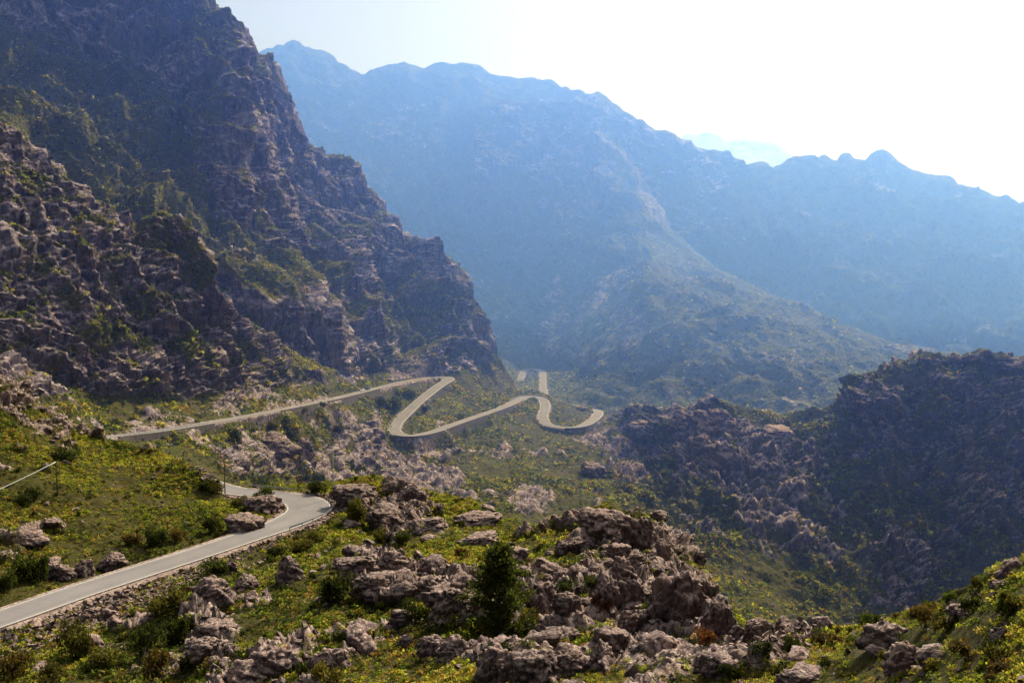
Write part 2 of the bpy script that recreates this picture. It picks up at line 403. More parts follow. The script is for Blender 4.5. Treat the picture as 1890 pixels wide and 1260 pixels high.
# --- hillside in front: the slope below the viewpoint, with the near road
L1 = Sheet(-640, 3500, 2.6, [
    ('p', [(-330, 2500, 26), (800, 2400, 20), (1500, 2300, 17), (2220, 2200, 13), (3500, 2100, 13)]),
    ('p', [(-330, 1500, 80), (0, 1480, 75), (600, 1480, 60), (945, 1480, 50), (1430, 1480, 38), (1890, 1450, 24), (2220, 1400, 20), (3500, 1250, 22)]),
    ('p', [(-330, 1330, 104), (0, 1262, 106), (300, 1260, 97), (600, 1260, 83), (945, 1260, 70), (1200, 1260, 62), (1430, 1258, 56), (1650, 1245, 46), (1890, 1220, 34), (2220, 1180, 27), (3500, 1000, 30)]),
    ('p', [(-330, 1290, 115), (0, 1172, 125), (200, 1107, 138), (300, 1068, 146), (450, 1016, 162), (560, 985, 174), (640, 985, 165), (800, 1080, 122), (945, 1160, 96), (1100, 1160, 90), (1250, 1170, 83), (1340, 1200, 74), (1430, 1232, 65), (1560, 1222, 51), (1650, 1190, 50), (1890, 1130, 39), (2220, 1040, 31), (3500, 800, 37)]),
    ('p', [(-330, 1210, 125), (0, 1112, 139), (200, 1048, 156), (300, 1018, 162), (450, 972, 176), (520, 948, 186), (620, 930, 194), (700, 980, 172), (800, 1000, 155), (945, 1045, 135), (1100, 1060, 125), (1250, 1085, 112), (1330, 1135, 104), (1430, 1217, 76), (1560, 1195, 57), (1650, 1160, 56), (1890, 1080, 43), (2220, 960, 35), (3500, 690, 43)]),
    ('p', [(-330, 900, 182), (0, 890, 186), (200, 908, 191), (300, 924, 192), (420, 930, 196), (520, 922, 199), (620, 910, 199), (700, 922, 188), (800, 948, 178), (945, 990, 160), (1100, 990, 150), (1230, 1035, 132), (1310, 1095, 118), (1370, 1150, 107), (1430, 1209, 81), (1560, 1180, 62), (1650, 1147, 59), (1890, 1050, 45), (2220, 930, 36.5), (3500, 600, 48)]),
    ('p', [(-330, 560, 240), (-100, 650, 236), (0, 700, 234), (60, 745, 230), (130, 790, 228), (195, 814, 225), (260, 834, 219), (330, 850, 213), (380, 868, 207), (408, 884, 205), (424, 899, 207), (440, 897, 213), (520, 898, 214), (620, 894, 206), (650, 886, 204), (690, 880, 203), (760, 898, 198), (820, 915, 194), (870, 928, 190), (950, 958, 182), (1000, 975, 177), (1050, 962, 173), (1090, 942, 170), (1125, 932, 168), (1150, 945, 167), (1185, 948, 164), (1215, 985, 156), (1250, 1010, 146), (1300, 1060, 131), (1350, 1130, 116), (1400, 1188, 100), (1440, 1206, 84), (1490, 1192, 73), (1560, 1170, 65), (1650, 1138, 60), (1760, 1090, 53), (1830, 1060, 49), (1890, 1034, 46), (2220, 880, 38), (3500, 500, 54)]),
], [(10, -4), (40, -28), (110, -95)], 16, [24, 44, 110, 110, 130, 170, 40, 20, 12], 5)
P = L1.base(); nrm = L1.normals(P, 6); F = P.reshape(-1, 3)
q = rotz(F, .5).astype(np.float32); q2 = q * np.array([.75, 1.1, 1.5], np.float32)
warp = np.stack([perlin(F / 7 + 3), perlin(F / 7 + 13), perlin(F / 7 + 23)], 1)
big = fbm(F / 34., 3)
pxm, pym = project(F)
# where the photo's slope is mostly bare rock (metres around surveyed spots)
def blob(px, py, rx, ry): return np.exp(-(((pxm - px) / rx) ** 2 + ((pym - py) / ry) ** 2))
bias = -.10 + .75 * blob(1180, 1040, 190, 110) + .45 * blob(740, 930, 130, 60) + .35 * blob(800, 1080, 130, 50) + .5 * blob(960, 1225, 130, 45) + .25 * blob(400, 1190, 110, 80) \
    + .3 * blob(1350, 1220, 120, 45) + .25 * blob(680, 1190, 220, 60) + .5 * blob(40, 790, 90, 70) + .3 * blob(60, 1010, 80, 40) + .3 * blob(460, 940, 60, 25) + .3 * blob(1640, 1160, 60, 50) \
    + .3 * blob(690, 1045, 130, 40) - .4 * blob(280, 920, 140, 60) - .35 * blob(1780, 1190, 130, 70) - .3 * blob(600, 1130, 130, 40) - .3 * blob(1000, 1190, 90, 30)
mask = sstep(.02, .30, big * .6 + bias - .11 - .7 * sstep(1480, 1640, pxm) + .42 * perlin(F / 10) + .34 * perlin(F / 4.5 + 50))
w1, w2, wid = worley(q2 / 7.5 + warp * .6)
crack = sstep(.0, .22, w2 - w1); cellh = wid / 255.
str_ = billow(rotz(F, .9) * np.array([.34, .62, 1.0], np.float32) + warp * .5, 4)      # bedded, fluted limestone
lump = billow(q2 / 5.5 + warp * .3, 4, .55)
fine = billow(F * np.array([1.1, 1.1, .5], np.float32) + warp, 3)
blk = crack * (.2 + 1.2 * cellh)
dsp = mask * (1.5 * blk + 1.5 * (lump - .35) + 1.6 * (str_ - .4) + .45 * fine + .3 * (ridged(F / 1.9 + warp, 3) - 1.2)) + (1 - mask) * (.3 * fbm(F / 3., 3)) + .9 * fbm(F / 16., 2)
rock = np.clip(mask * (.55 + .5 * crack + .8 * (lump - .4)) - .05 - .3 * (1 - crack), 0, 1)
road_d, _i = nearest_road(F[:, :2].astype(np.float32)); fade = sstep(3.5, 9, road_d)
dsp *= (.15 + .85 * fade) * np.clip(F[:, 1] / 95., .35, 1.1)
P = P + nrm * (dsp * .95).reshape(L1.nr, L1.nc)[..., None]
rock = rock.reshape(L1.nr, L1.nc)
L1.rd = carve(P, rock, .12, 1.0, .9, .75, (RD[:, 4] < 428) & (RD[:, 2] < -48.9 + ZC) & (RD[:, 2] > -62 + ZC))
L1.finish('hillside', P, rock, M['ground_near'], 5)
L1.mask = mask.reshape(L1.nr, L1.nc)

# --- slope with the hairpins, the near cliff, the ravine and the knoll across it
L2 = Sheet(-330, 2220, 2.6, [
    ('z', [(-330, -75, 235), (195, -78, 238), (420, -88, 240), (620, -98, 245), (900, -120, 255), (1250, -155, 275), (1500, -185, 300), (1700, -192, 330), (2220, -195, 340)]),
    ('p', [(-330, 640, 280), (0, 742, 290), (100, 790, 298), (195, 842, 310), (300, 864, 318), (400, 888, 335), (500, 892, 380), (600, 893, 435), (700, 900, 448), (800, 925, 448), (900, 945, 440), (1000, 985, 425), (1100, 1015, 405), (1200, 1065, 390), (1300, 1125, 380), (1400, 1180, 380), (1500, 1180, 405), (1580, 1160, 435), (1700, 1120, 455), (1890, 1060, 470), (2220, 1000, 480)]),
    ('p', [(-330, 620, 290), (0, 725, 300), (195, 818, 318), (300, 812, 345), (400, 797, 384), (520, 776, 443), (620, 760, 509), (690, 772, 530), (715, 806, 530), (760, 830, 520), (815, 818, 548), (880, 790, 598), (940, 772, 648), (1000, 805, 622), (1050, 806, 626), (1110, 810, 645), (1160, 870, 560), (1250, 980, 465), (1350, 1060, 440), (1450, 1110, 432), (1550, 1130, 440), (1620, 1080, 460), (1780, 940, 500), (1890, 900, 510), (2220, 880, 520)]),
    ('p', [(-330, 560, 310), (0, 690, 320), (195, 797, 331), (300, 787, 360), (400, 770, 400), (520, 748, 460), (620, 728, 530), (690, 726, 575), (715, 780, 552), (760, 795, 545), (815, 785, 566), (880, 762, 625), (940, 745, 685), (1000, 770, 668), (1050, 770, 690), (1103, 768, 706), (1160, 800, 660), (1250, 860, 545), (1350, 880, 525), (1450, 890, 525), (1550, 890, 525), (1620, 860, 530), (1780, 800, 530), (1890, 770, 535), (2220, 790, 540)]),
    ('p', [(-330, 520, 330), (0, 650, 345), (195, 740, 365), (300, 745, 390), (400, 735, 425), (520, 715, 485), (620, 705, 545), (690, 703, 615), (720, 705, 632), (760, 698, 655), (800, 694, 672), (830, 693, 684), (880, 727, 676), (940, 730, 722), (1000, 733, 728), (1050, 752, 720), (1103, 762, 716), (1160, 772, 690), (1250, 780, 585), (1350, 790, 572), (1450, 805, 568), (1560, 792, 566), (1620, 745, 556), (1700, 715, 550), (1780, 700, 550), (1890, 720, 550), (2220, 775, 550)]),
    ('p', [(-330, 470, 338), (0, 615, 352), (100, 655, 362), (195, 700, 372), (300, 662, 405), (400, 642, 445), (520, 672, 500), (620, 692, 555), (690, 688, 630), (720, 676, 645), (760, 668, 664), (800, 652, 684), (830, 648, 697), (880, 655, 718), (920, 685, 738), (950, 724, 748), (1000, 729, 734), (1050, 750, 724), (1103, 759, 721), (1160, 768, 696), (1250, 768, 600), (1350, 770, 588), (1450, 785, 588), (1560, 768, 582), (1620, 715, 566), (1700, 685, 560), (1780, 675, 558), (1890, 705, 556), (2220, 768, 560)]),
    ('p', [(-330, 60, 420), (0, 232, 415), (50, 275, 418), (100, 312, 420), (180, 370, 428), (250, 420, 436), (285, 402, 440), (300, 396, 440), (320, 405), (345, 442, 445), (365, 500, 449), (380, 545, 452), (410, 568), (450, 592, 480), (540, 655, 530), (600, 682, 555), (640, 684, 575), (720, 668, 648), (760, 652, 674), (800, 632, 694), (830, 620, 707), (880, 632, 730), (915, 660, 748), (932, 678), (944, 704), (952, 718, 758), (965, 722, 752), (1000, 725, 744), (1030, 738, 735), (1060, 748, 728), (1103, 756, 724), (1130, 766, 712), (1160, 764, 700), (1200, 762, 650), (1250, 760, 612), (1290, 750, 600), (1312, 740, 598), (1340, 744, 598), (1370, 764, 600), (1450, 772, 602), (1530, 760, 595), (1560, 750, 590), (1585, 735), (1600, 708, 580), (1650, 688, 572), (1690, 672), (1705, 662, 566), (1760, 660, 562), (1800, 658), (1850, 654, 560), (1872, 670), (1885, 692, 562), (1910, 690, 565), (2000, 715, 570), (2220, 760, 570)]),
], [(14, -3), (55, -48), (140, -120)], 14, [10, 130, 110, 80, 70, 230, 30, 20, 12], 3.5)
P = L2.base(); nrm = L2.normals(P, 5); F = P.reshape(-1, 3); sl = L2.normals(P, 3)[..., 2].ravel()
pxm, pym = project(F)
big = fbm(F / 75., 3); q = rotz(F, .5)
dd = F[:, 1]
bias = -.15 + sstep(.82, .6, sl) * .75 + .75 * blob(580, 830, 140, 60) + .2 * blob(900, 900, 200, 60) + .45 * blob(440, 740, 90, 35) + .65 * blob(1300, 850, 170, 90) + .5 * blob(640, 860, 60, 50) + .4 * blob(1000, 930, 60, 30) + .35 * blob(1120, 850, 60, 60) \
    + .50 * blob(1720, 850, 260, 190) + .25 * blob(1480, 950, 120, 60) + .5 * blob(100, 560, 160, 120) - .5 * blob(1000, 870, 140, 40) - .5 * blob(1420, 1110, 180, 50) - .45 * blob(520, 660, 110, 50) - .35 * blob(1470, 800, 90, 30) - .4 * blob(200, 720, 90, 30) - .4 * blob(860, 730, 90, 40) - .7 * blob(890, 670, 80, 50) + .3 * blob(30, 690, 60, 40)
mask = sstep(-.02, .3, big * .55 + bias + .35 * perlin(F / 22) + .3 * perlin(F / 9 + 40))
cliff = sstep(.75, .45, sl)
qs = q * np.array([1.15, .9, .75], np.float32)
warp = np.stack([perlin(F / 18 + 3), perlin(F / 18 + 13), perlin(F / 18 + 23)], 1)
w1, w2, wid = worley(qs / 17. + warp * .7); crack = sstep(.0, .25, w2 - w1); cellh = wid / 255.
lump = billow(qs / 12. + warp * .3, 4, .58)
gul = ridged(F * np.array([1 / 46., 1 / 46., 1 / 130.], np.float32) + warp * .22, 4)
flute = ridged(F * np.array([1 / 11., 1 / 11., 1 / 40.], np.float32) + warp * .5, 5, .55) - .8
str_ = billow(rotz(F, .9) * np.array([.1, .16, .3], np.float32) + warp * .5, 3)
dsp = mask * (1.6 * crack * (.2 + cellh) + 5.2 * (lump - .38) * (1 - .7 * cliff) + 2.0 * (str_ - .35)) + cliff * (11 * (gul - 1.05) + 5.5 * (flute - .42)) + (1 - mask) * .8 * fbm(F / 8., 3) + 2.6 * fbm(F / 45., 2) + np.maximum(blob(1720, 880, 300, 230), .8 * blob(1300, 900, 190, 120)) * (7 * (lump - .4) + 12 * (gul - 1.05) + 6 * flute + 4 * (str_ - .35))
rock = np.clip(mask * (.5 + .35 * crack + .7 * (lump - .4)) - .1 + .3 * cliff * sstep(.1, -.3, perlin(F / 12) - .2) - .9 * cliff * sstep(.2, .55, fbm(F / 26. + 70, 3)), 0, 1)
road_d, _i = nearest_road(F[:, :2].astype(np.float32)); fade = sstep(4, 16, road_d)
dsp *= (.1 + .9 * fade) * (1 - .85 * blob(950, 690, 70, 50))
P = P + nrm * dsp.reshape(L2.nr, L2.nc)[..., None]
rock = np.clip(rock.reshape(L2.nr, L2.nc) - .38 * cliff.reshape(L2.nr, L2.nc) * sstep(.5, .75, L2.normals(P, 2.5)[..., 2]), 0, 1); L2.mask = mask.reshape(L2.nr, L2.nc)
cut = (RD[:, 4] > 690) & (RD[:, 4] < 835) & (RD[:, 2] > ZC - 86.4)
_dn = 1.0 + 8. * sstep(-.25, .3, perlin(np.c_[RD[:, :2] / 21., RD[:, 2] * 0]))
L2.rd = carve(P, rock, .22, .55, np.where(cut, 4.5, 1.3), _dn)
L2.finish('hillside_with_hairpins', P, rock, M['ground_mid'], 5)

# --- the great cliff on the left
L3 = Sheet(-360, 980, 2.6, [
    ('z', [(-360, -40, 425), (0, -20, 432), (200, -35, 445), (400, -60, 470), (600, -80, 562), (700, -84, 640), (830, -86, 700), (900, -95, 742), (950, -110, 762), (1030, -132, 800)]),
    ('p', [(-360, 300, 470), (0, 330, 470), (100, 400, 475), (200, 460, 480), (300, 530, 486), (400, 645, 492), (500, 692, 532), (600, 702, 565), (700, 690, 645), (800, 650, 700), (850, 640, 722), (900, 660, 748), (914, 694, 760), (945, 780, 768), (1030, 980, 790)]),
    ('p', [(-360, 150, 530), (0, 220, 525), (200, 350, 520), (330, 430, 515), (430, 500, 512), (490, 520, 520), (560, 570, 566), (620, 610, 605), (700, 620, 665), (800, 590, 716), (870, 590, 740), (902, 648, 757), (914, 688, 766), (945, 776, 772), (1030, 978, 794)]),
    ('p', [(-360, 120, 560), (0, 190, 550), (200, 310, 545), (330, 390, 548), (430, 440, 560), (490, 480, 574), (560, 508, 614), (620, 552, 640), (700, 570, 692), (800, 560, 728), (870, 575, 746), (900, 640, 761), (914, 684, 768), (945, 774, 775), (1030, 976, 797)]),
    ('p', [(-360, -50, 640), (0, 50, 640), (150, 130, 650), (250, 160, 650), (330, 200, 630), (395, 230, 600), (430, 250, 604), (500, 290, 640), (560, 340, 676), (620, 395, 705), (700, 465, 728), (800, 530, 744), (870, 562, 754), (898, 630, 764), (915, 680, 771), (945, 772, 778), (1030, 974, 799)]),
    ('p', [(-360, -350, 690), (0, -250, 690), (200, -130, 690), (330, -40, 690), (375, 0, 692), (395, 14), (410, 24, 694), (425, 48), (442, 62, 696), (446, 88, 697), (456, 108, 698), (490, 106, 705), (505, 115), (516, 132, 710), (522, 160), (532, 182, 716), (545, 205), (552, 222, 722), (560, 257, 728), (590, 272, 738), (612, 288), (640, 300, 745), (662, 316, 750), (668, 345), (692, 362, 755), (705, 392), (724, 406, 760), (745, 432), (762, 441, 765), (806, 482, 770), (842, 505, 772), (862, 526, 775), (872, 556), (883, 572, 778), (891, 605), (899, 624, 780), (906, 652), (918, 672, 782), (930, 705), (945, 770, 786), (1030, 970, 802)]),
], [(30, -8), (120, -90), (260, -240)], 12, [10, 90, 60, 190, 170, 24, 14, 10], 3)
P = L3.base(); nrm = L3.normals(P, 6); F = P.reshape(-1, 3); sl = L3.normals(P, 3)[..., 2].ravel()
warp = np.stack([perlin(F / 40 + 3), perlin(F / 40 + 13), perlin(F / 40 + 23)], 1)
pxm, pym = project(F)
big = fbm(F / 90., 3)
gul = ridged(F * np.array([1 / 85., 1 / 85., 1 / 230.], np.float32) + warp * .2, 3)
flute = ridged(F * np.array([1 / 24., 1 / 24., 1 / 90.], np.float32) + warp * .6, 5, .56) - .8
lump = billow(F / 24. + warp * .4, 5, .58)
w1, w2, wid = worley(F * np.array([1 / 40., 1 / 40., 1 / 60.], np.float32) + warp * .7); crack = sstep(.0, .25, w2 - w1)
crest_f = np.ones(L3.nr); crest_f[:L3.ncrest] = 1 - .75 * np.exp(-((np.arange(L3.ncrest) - L3.ncrest) / 34.) ** 2); crest_f[L3.ncrest:] = .25; crest_f = np.repeat(crest_f, L3.nc)
dsp = (22 * (gul - 1.05) * crest_f + 8.5 * (flute - .45) + 4.8 * (lump - .42) + 2.0 * (crack * (.3 + wid / 255.) - .3) * crest_f) + 5 * big * crest_f
rock = np.clip(.66 + .7 * sstep(.8, .5, sl) - .35 - .9 * blob(545, 520, 75, 40) - .4 * blob(480, 410, 70, 50) - .35 * blob(840, 650, 90, 50) - .45 * blob(130, 250, 150, 120) + .4 * big + .22 * (crack - .6), 0, 1)
rock = rock * (.7 + .3 * crack)
dsp *= (.12 + .88 * sstep(4, 20, nearest_road(F[:, :2].astype(np.float32))[0])) * (1 - .8 * sstep(850, 925, pxm))
P = P + nrm * dsp.reshape(L3.nr, L3.nc)[..., None]
rock = rock.reshape(L3.nr, L3.nc)
ledge = sstep(.50, .74, L3.normals(P, 2.5)[..., 2]) * sstep(-.35, .15, fbm(P.reshape(-1, 3) / 60. + 33, 3)).reshape(L3.nr, L3.nc)
rock = np.clip(rock - .75 * ledge, 0, 1)
carve(P, rock, .4, .9, 3.0, 3.0)
L3.finish('cliff', P, rock, M['ground_cliff'], 6)

# --- the mountain across the valley and the ridges behind it
L4 = Sheet(240, 2220, 3.2, [
    ('z', [(240, -170, 640), (900, -175, 700), (1500, -190, 640), (2220, -195, 640)]),
    ('p', [(240, 760, 880), (700, 735, 885), (900, 720, 890), (940, 726, 880), (1000, 732, 880), (1050, 748, 845), (1100, 762, 830), (1300, 770, 790), (1450, 780, 770), (1600, 778, 780), (1900, 790, 800), (2220, 800, 800)]),
    ('p', [(240, 720, 1000), (700, 690, 1080), (900, 676, 1140), (960, 680, 1155), (1000, 681, 1140), (1050, 690, 1060), (1100, 700, 950), (1200, 706, 890), (1300, 700, 860), (1450, 690, 850), (1600, 700, 850), (1900, 740, 860), (2220, 770, 870)]),
    ('p', [(240, 500, 1280), (700, 500, 1310), (900, 545, 1300), (1000, 585, 1270), (1100, 585, 1120), (1200, 560, 1010), (1300, 575, 970), (1400, 610, 930), (1480, 630, 915), (1600, 655, 905), (1750, 685, 900), (1900, 730, 900), (2220, 790, 900)]),
    ('p', [(240, 300, 1500), (500, 280, 1530), (700, 300, 1530), (900, 330, 1500), (1000, 355, 1470), (1100, 395, 1370), (1170, 450, 1230), (1230, 500, 1190), (1330, 530, 1110), (1400, 562, 1060), (1480, 588, 1030), (1560, 618, 1005), (1650, 650, 985), (1750, 672, 960), (1900, 722, 925), (2220, 785, 920)]),
    ('p', [(240, 190, 1740), (380, 150, 1740), (465, 106, 1740), (500, 92), (522, 86), (545, 79, 1740), (565, 84), (590, 95), (612, 101), (622, 113), (648, 126), (668, 137, 1720), (690, 129), (720, 124), (750, 117, 1740), (785, 125), (810, 121), (862, 118, 1740), (886, 126), (910, 140, 1720), (950, 150), (985, 142), (1020, 150, 1680), (1045, 163), (1062, 172), (1090, 178), (1104, 172, 1560), (1118, 180), (1126, 193), (1142, 206, 1530), (1170, 262, 1515), (1200, 345, 1470), (1230, 415, 1415), (1280, 462, 1320), (1330, 500, 1225), (1400, 533, 1150), (1480, 562, 1110), (1560, 604, 1070), (1650, 640, 1040), (1750, 665, 1000), (1900, 716, 950), (2220, 780, 940)]),
], [(50, -14), (240, -150), (520, -330)], 14, [10, 80, 180, 160, 150, 20, 14, 10], 3)
P = L4.base(); nrm = L4.normals(P, 6); F = P.reshape(-1, 3); sl = L4.normals(P, 3)[..., 2].ravel()
def ridge_sheet(L, F, sl, A, s):
    warp = np.stack([perlin(F / (s * .5) + 3), perlin(F / (s * .5) + 13), perlin(F / (s * .5) + 23)], 1)
    gul = ridged(F / np.array([s, s, s * 1.7], np.float32) + warp * .25, 4)
    lump = billow(F / (s * .22) + warp * .2, 4)
    w1, w2, wid = worley(F / (s * .25) + warp * .7); crack = sstep(.0, .25, w2 - w1)
    cf = np.ones(L.nr); cf[:L.ncrest] = 1 - .92 * np.exp(-((np.arange(L.ncrest) - L.ncrest) / 52.) ** 2); cf[L.ncrest:] = .08; cf = np.repeat(cf, L.nc)
    mid_ = ridged(F / np.array([s * .33, s * .33, s * .5], np.float32) + warp * .3, 4) - 1.05
    dsp = A * ((gul - 1.05) * cf + .38 * mid_ * (.15 + .85 * cf) + .5 * (lump - .35) * (.3 + .7 * cf) + .1 * (crack * (.3 + wid / 255.) - .3))
    rock = np.clip(.30 + .7 * sstep(.85, .5, sl) - .3 + .5 * fbm(F / (s * .5), 4) + .25 * mid_ + .2 * (crack - .6), 0, 1)
    return dsp, rock
dsp, rock = ridge_sheet(L4, F, sl, 34, 190.)
dsp *= .12 + .88 * np.maximum(sstep(1050, 1400, F[:, 1]) * (1 - .6 * sstep(1130, 1230, project(F)[0])), .32 * sstep(1040, 1130, project(F)[0]))
dsp *= .08 + .92 * sstep(5, 24, nearest_road(F[:, :2].astype(np.float32))[0])
P = P + nrm * dsp.reshape(L4.nr, L4.nc)[..., None]; rock = rock.reshape(L4.nr, L4.nc)
L4.rd = carve(P, rock, .4, .8, 1.2, 1.2)
L4.finish('mountain', P, rock, M['ground_far'], 6)

L5 = Sheet(880, 2400, 3.4, [
    ('p', [(880, 600, 1400), (1150, 560, 1320), (1250, 590, 1270), (1400, 660, 1190), (1600, 730, 1130), (1900, 780, 1090), (2400, 820, 1060)]),
    ('p', [(880, 400, 1460), (1150, 410, 1410), (1250, 440, 1380), (1300, 450, 1370), (1500, 500, 1310), (1700, 555, 1265), (1780, 578, 1240), (1900, 590, 1235), (2400, 660, 1200)]),
    ('p', [(880, 280, 1500), (1150, 310, 1455), (1300, 345, 1455), (1500, 372, 1450), (1700, 410, 1430), (1900, 450, 1395), (2400, 560, 1340)]),
    ('p', [(880, 190, 1540), (1000, 190, 1520), (1100, 190, 1490), (1142, 206, 1510), (1165, 218), (1200, 238, 1490), (1230, 248), (1260, 262, 1500), (1300, 277), (1315, 278), (1340, 286, 1520), (1355, 297), (1370, 306, 1530), (1395, 303), (1418, 303), (1421, 309), (1445, 308), (1455, 298), (1464, 293), (1475, 288, 1545), (1490, 291), (1503, 290), (1508, 297), (1520, 292), (1530, 299), (1546, 299), (1552, 290), (1572, 291), (1596, 297, 1550), (1602, 288), (1612, 279), (1626, 277, 1550), (1640, 279), (1650, 290), (1660, 300), (1700, 318, 1545), (1722, 325), (1750, 327), (1760, 334), (1768, 345), (1790, 346), (1820, 357, 1530), (1845, 366), (1860, 367), (1880, 376), (1892, 373, 1520), (1960, 392, 1510), (2140, 440, 1480), (2400, 500, 1460)]),
], [(60, -20), (280, -170), (600, -360)], 14, [70, 170, 150, 18, 12, 10], 2)
P = L5.base(); nrm = L5.normals(P, 6); F = P.reshape(-1, 3); sl = L5.normals(P, 3)[..., 2].ravel()
dsp, rock = ridge_sheet(L5, F, sl, 30, 170.)
P = P + nrm * dsp.reshape(L5.nr, L5.nc)[..., None]
L5.finish('ridge', P, rock.reshape(L5.nr, L5.nc), M['ground_far'], 6)

L6 = Sheet(1100, 1640, 3.4, [
    ('p', [(1100, 420, 4300), (1640, 420, 4300)]),
    ('p', [(1100, 300, 5000), (1200, 285, 5000), (1255, 258, 5000), (1264, 249), (1292, 250), (1306, 247), (1330, 254), (1345, 261), (1360, 258), (1378, 256), (1390, 264), (1410, 262), (1432, 268), (1446, 276), (1452, 286), (1465, 296), (1500, 320), (1640, 380, 5000)]),
], [(300, -120), (900, -500)], 8, [110, 12, 10], 1.5)
P = L6.base(); nrm = L6.normals(P, 4); F = P.reshape(-1, 3)
dsp = 22 * (billow(F / 150., 4) - .4)
P = P + nrm * dsp.reshape(L6.nr, L6.nc)[..., None]
L6.finish('distant_peak', P, np.full((L6.nr, L6.nc), .75), M['ground_pale'], 6)

# --- one sheet of lower ground out to the horizon
n = 60; u = np.sign(np.linspace(-1, 1, n)) * np.abs(np.linspace(-1, 1, n)) ** 2.2 * 30000
gx, gy = np.meshgrid(u, u + 3000); gz = 4 + 3 * fbm(np.stack([gx.ravel() / 400, gy.ravel() / 400, 0 * gx.ravel()], 1), 3)
i = np.arange(n * n).reshape(n, n)
g = mesh_np('ground', np.stack([gx.ravel(), gy.ravel(), gz], 1), np.stack([i[:-1, :-1].ravel(), i[:-1, 1:].ravel(), i[1:, 1:].ravel(), i[1:, :-1].ravel()], 1), M['ground_far'], True,
            {'rock': np.full(n * n, .3), 'cav': np.zeros(n * n)})
tag(g, kind='structure')

# ---------------------------------------------------------------- road surface and edge lines
def ribbon(name, i0, i1, offs, dz, mat, parent=None, widths=True):
    """offs: function of half width -> list of lateral offsets"""
    rows = []
    for k in range(i0, i1):
        hw = RD[k, 3] / 2
        rows.append([np.r_[RD[k, :2] + RN[k] * o, RD[k, 2] + dz] for o in offs(hw)])
    V = np.array(rows); nr, nc = V.shape[:2]; i = np.arange(nr * nc).reshape(nr, nc)
    return mesh_np(name, V.reshape(-1, 3), np.stack([i[:-1, :-1].ravel(), i[:-1, 1:].ravel(), i[1:, 1:].ravel(), i[1:, :-1].ravel()], 1)[:, ::-1], mat, True, parent=parent, attrs={'lat': np.tile(np.linspace(1, -1, nc), nr)})
road = ribbon('road', 0, len(RD), lambda h: list(h * np.linspace(1, -1, 13)), 0, M['asphalt']); tag(road, kind='structure')
for sgn in (1, -1):
    l = ribbon('road_edge_line', 0, len(RD), lambda h: [sgn * (h - .22), sgn * (h - .42)], .012, M['paint']); tag(l, kind='structure')

# ---------------------------------------------------------------- materials for loose things
def leaf_mat(name, objcol):
    m, nt = new_mat(name); b = N(nt)
    at_ = b.n('ShaderNodeAttribute', attribute_name='tint').outputs['Color']
    pos = b.n('ShaderNodeNewGeometry').outputs['Position']
    c = at_
    if objcol: c = b.mix(1., at_, b.n('ShaderNodeObjectInfo').outputs['Color'], 'MULTIPLY')
    c = b.mix(b.maprange(b.noise(pos, 1.3, 3), .35, .7, 0, .55), c, b.mix(1., c, (1.25, .95, .7), 'MULTIPLY'))
    d = bsdf(b, c, .75, .2)
    t = b.n('ShaderNodeBsdfTranslucent', ins={'Color': b.mix(1., c, (1.25, 1.25, .7), 'MULTIPLY')}).outputs[0]
    b.out(b.n('ShaderNodeMixShader', ins={0: .55, 1: d, 2: t}).outputs[0]); return m
M['leaf'] = leaf_mat('shrub_leaves', True); M['scrub'] = leaf_mat('scrub_leaves', False)
def rock_mat():
    m, nt = new_mat('karst_limestone'); b = N(nt)
    co = b.n('ShaderNodeTexCoord').outputs['Object']; geo = b.n('ShaderNodeNewGeometry')
    pos = geo.outputs['Position']
    n1 = b.noise(pos, .35, 6, .62); n2 = b.noise(pos, 1.8, 5, .65); n3 = b.noise(pos, 8., 3, .6)
    k = (.315, .255, .222)
    c = b.ramp(n1, [(.25, tuple(x * .6 for x in k)), (.48, k), (.62, (.40, .31, .27)), (.8, (.33, .215, .16))])
    c = b.mix(b.ramp(n2, [(.35, (0, 0, 0)), (.65, (1, 1, 1))]), b.mix(1., c, (.6, .56, .58), 'MULTIPLY'), b.mix(1., c, (1.1, 1.08, 1.05), 'MULTIPLY'))
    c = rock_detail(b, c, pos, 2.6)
    c = b.mix(b.ramp(b.noise(pos, .6, 3), [(.6, (0, 0, 0)), (.74, (.5, .5, .5))]), c, (.34, .2, .12))
    c = b.mix(b.ramp(geo.outputs['Pointiness'], [(.40, (.85, .85, .85)), (.49, (0, 0, 0))]), c, b.mix(1., c, (.35, .32, .33), 'MULTIPLY'))  # crevice shade painted into the colour by pointiness
    h = b.math('ADD', b.math('MULTIPLY', n2, .6), b.math('MULTIPLY', n3, .28))
    b.out(bsdf(b, c, .95, .1, b.n('ShaderNodeBump', ins={'Strength': .7, 'Distance': 1., 'Height': h}).outputs[0])); return m
M['rock'] = rock_mat()
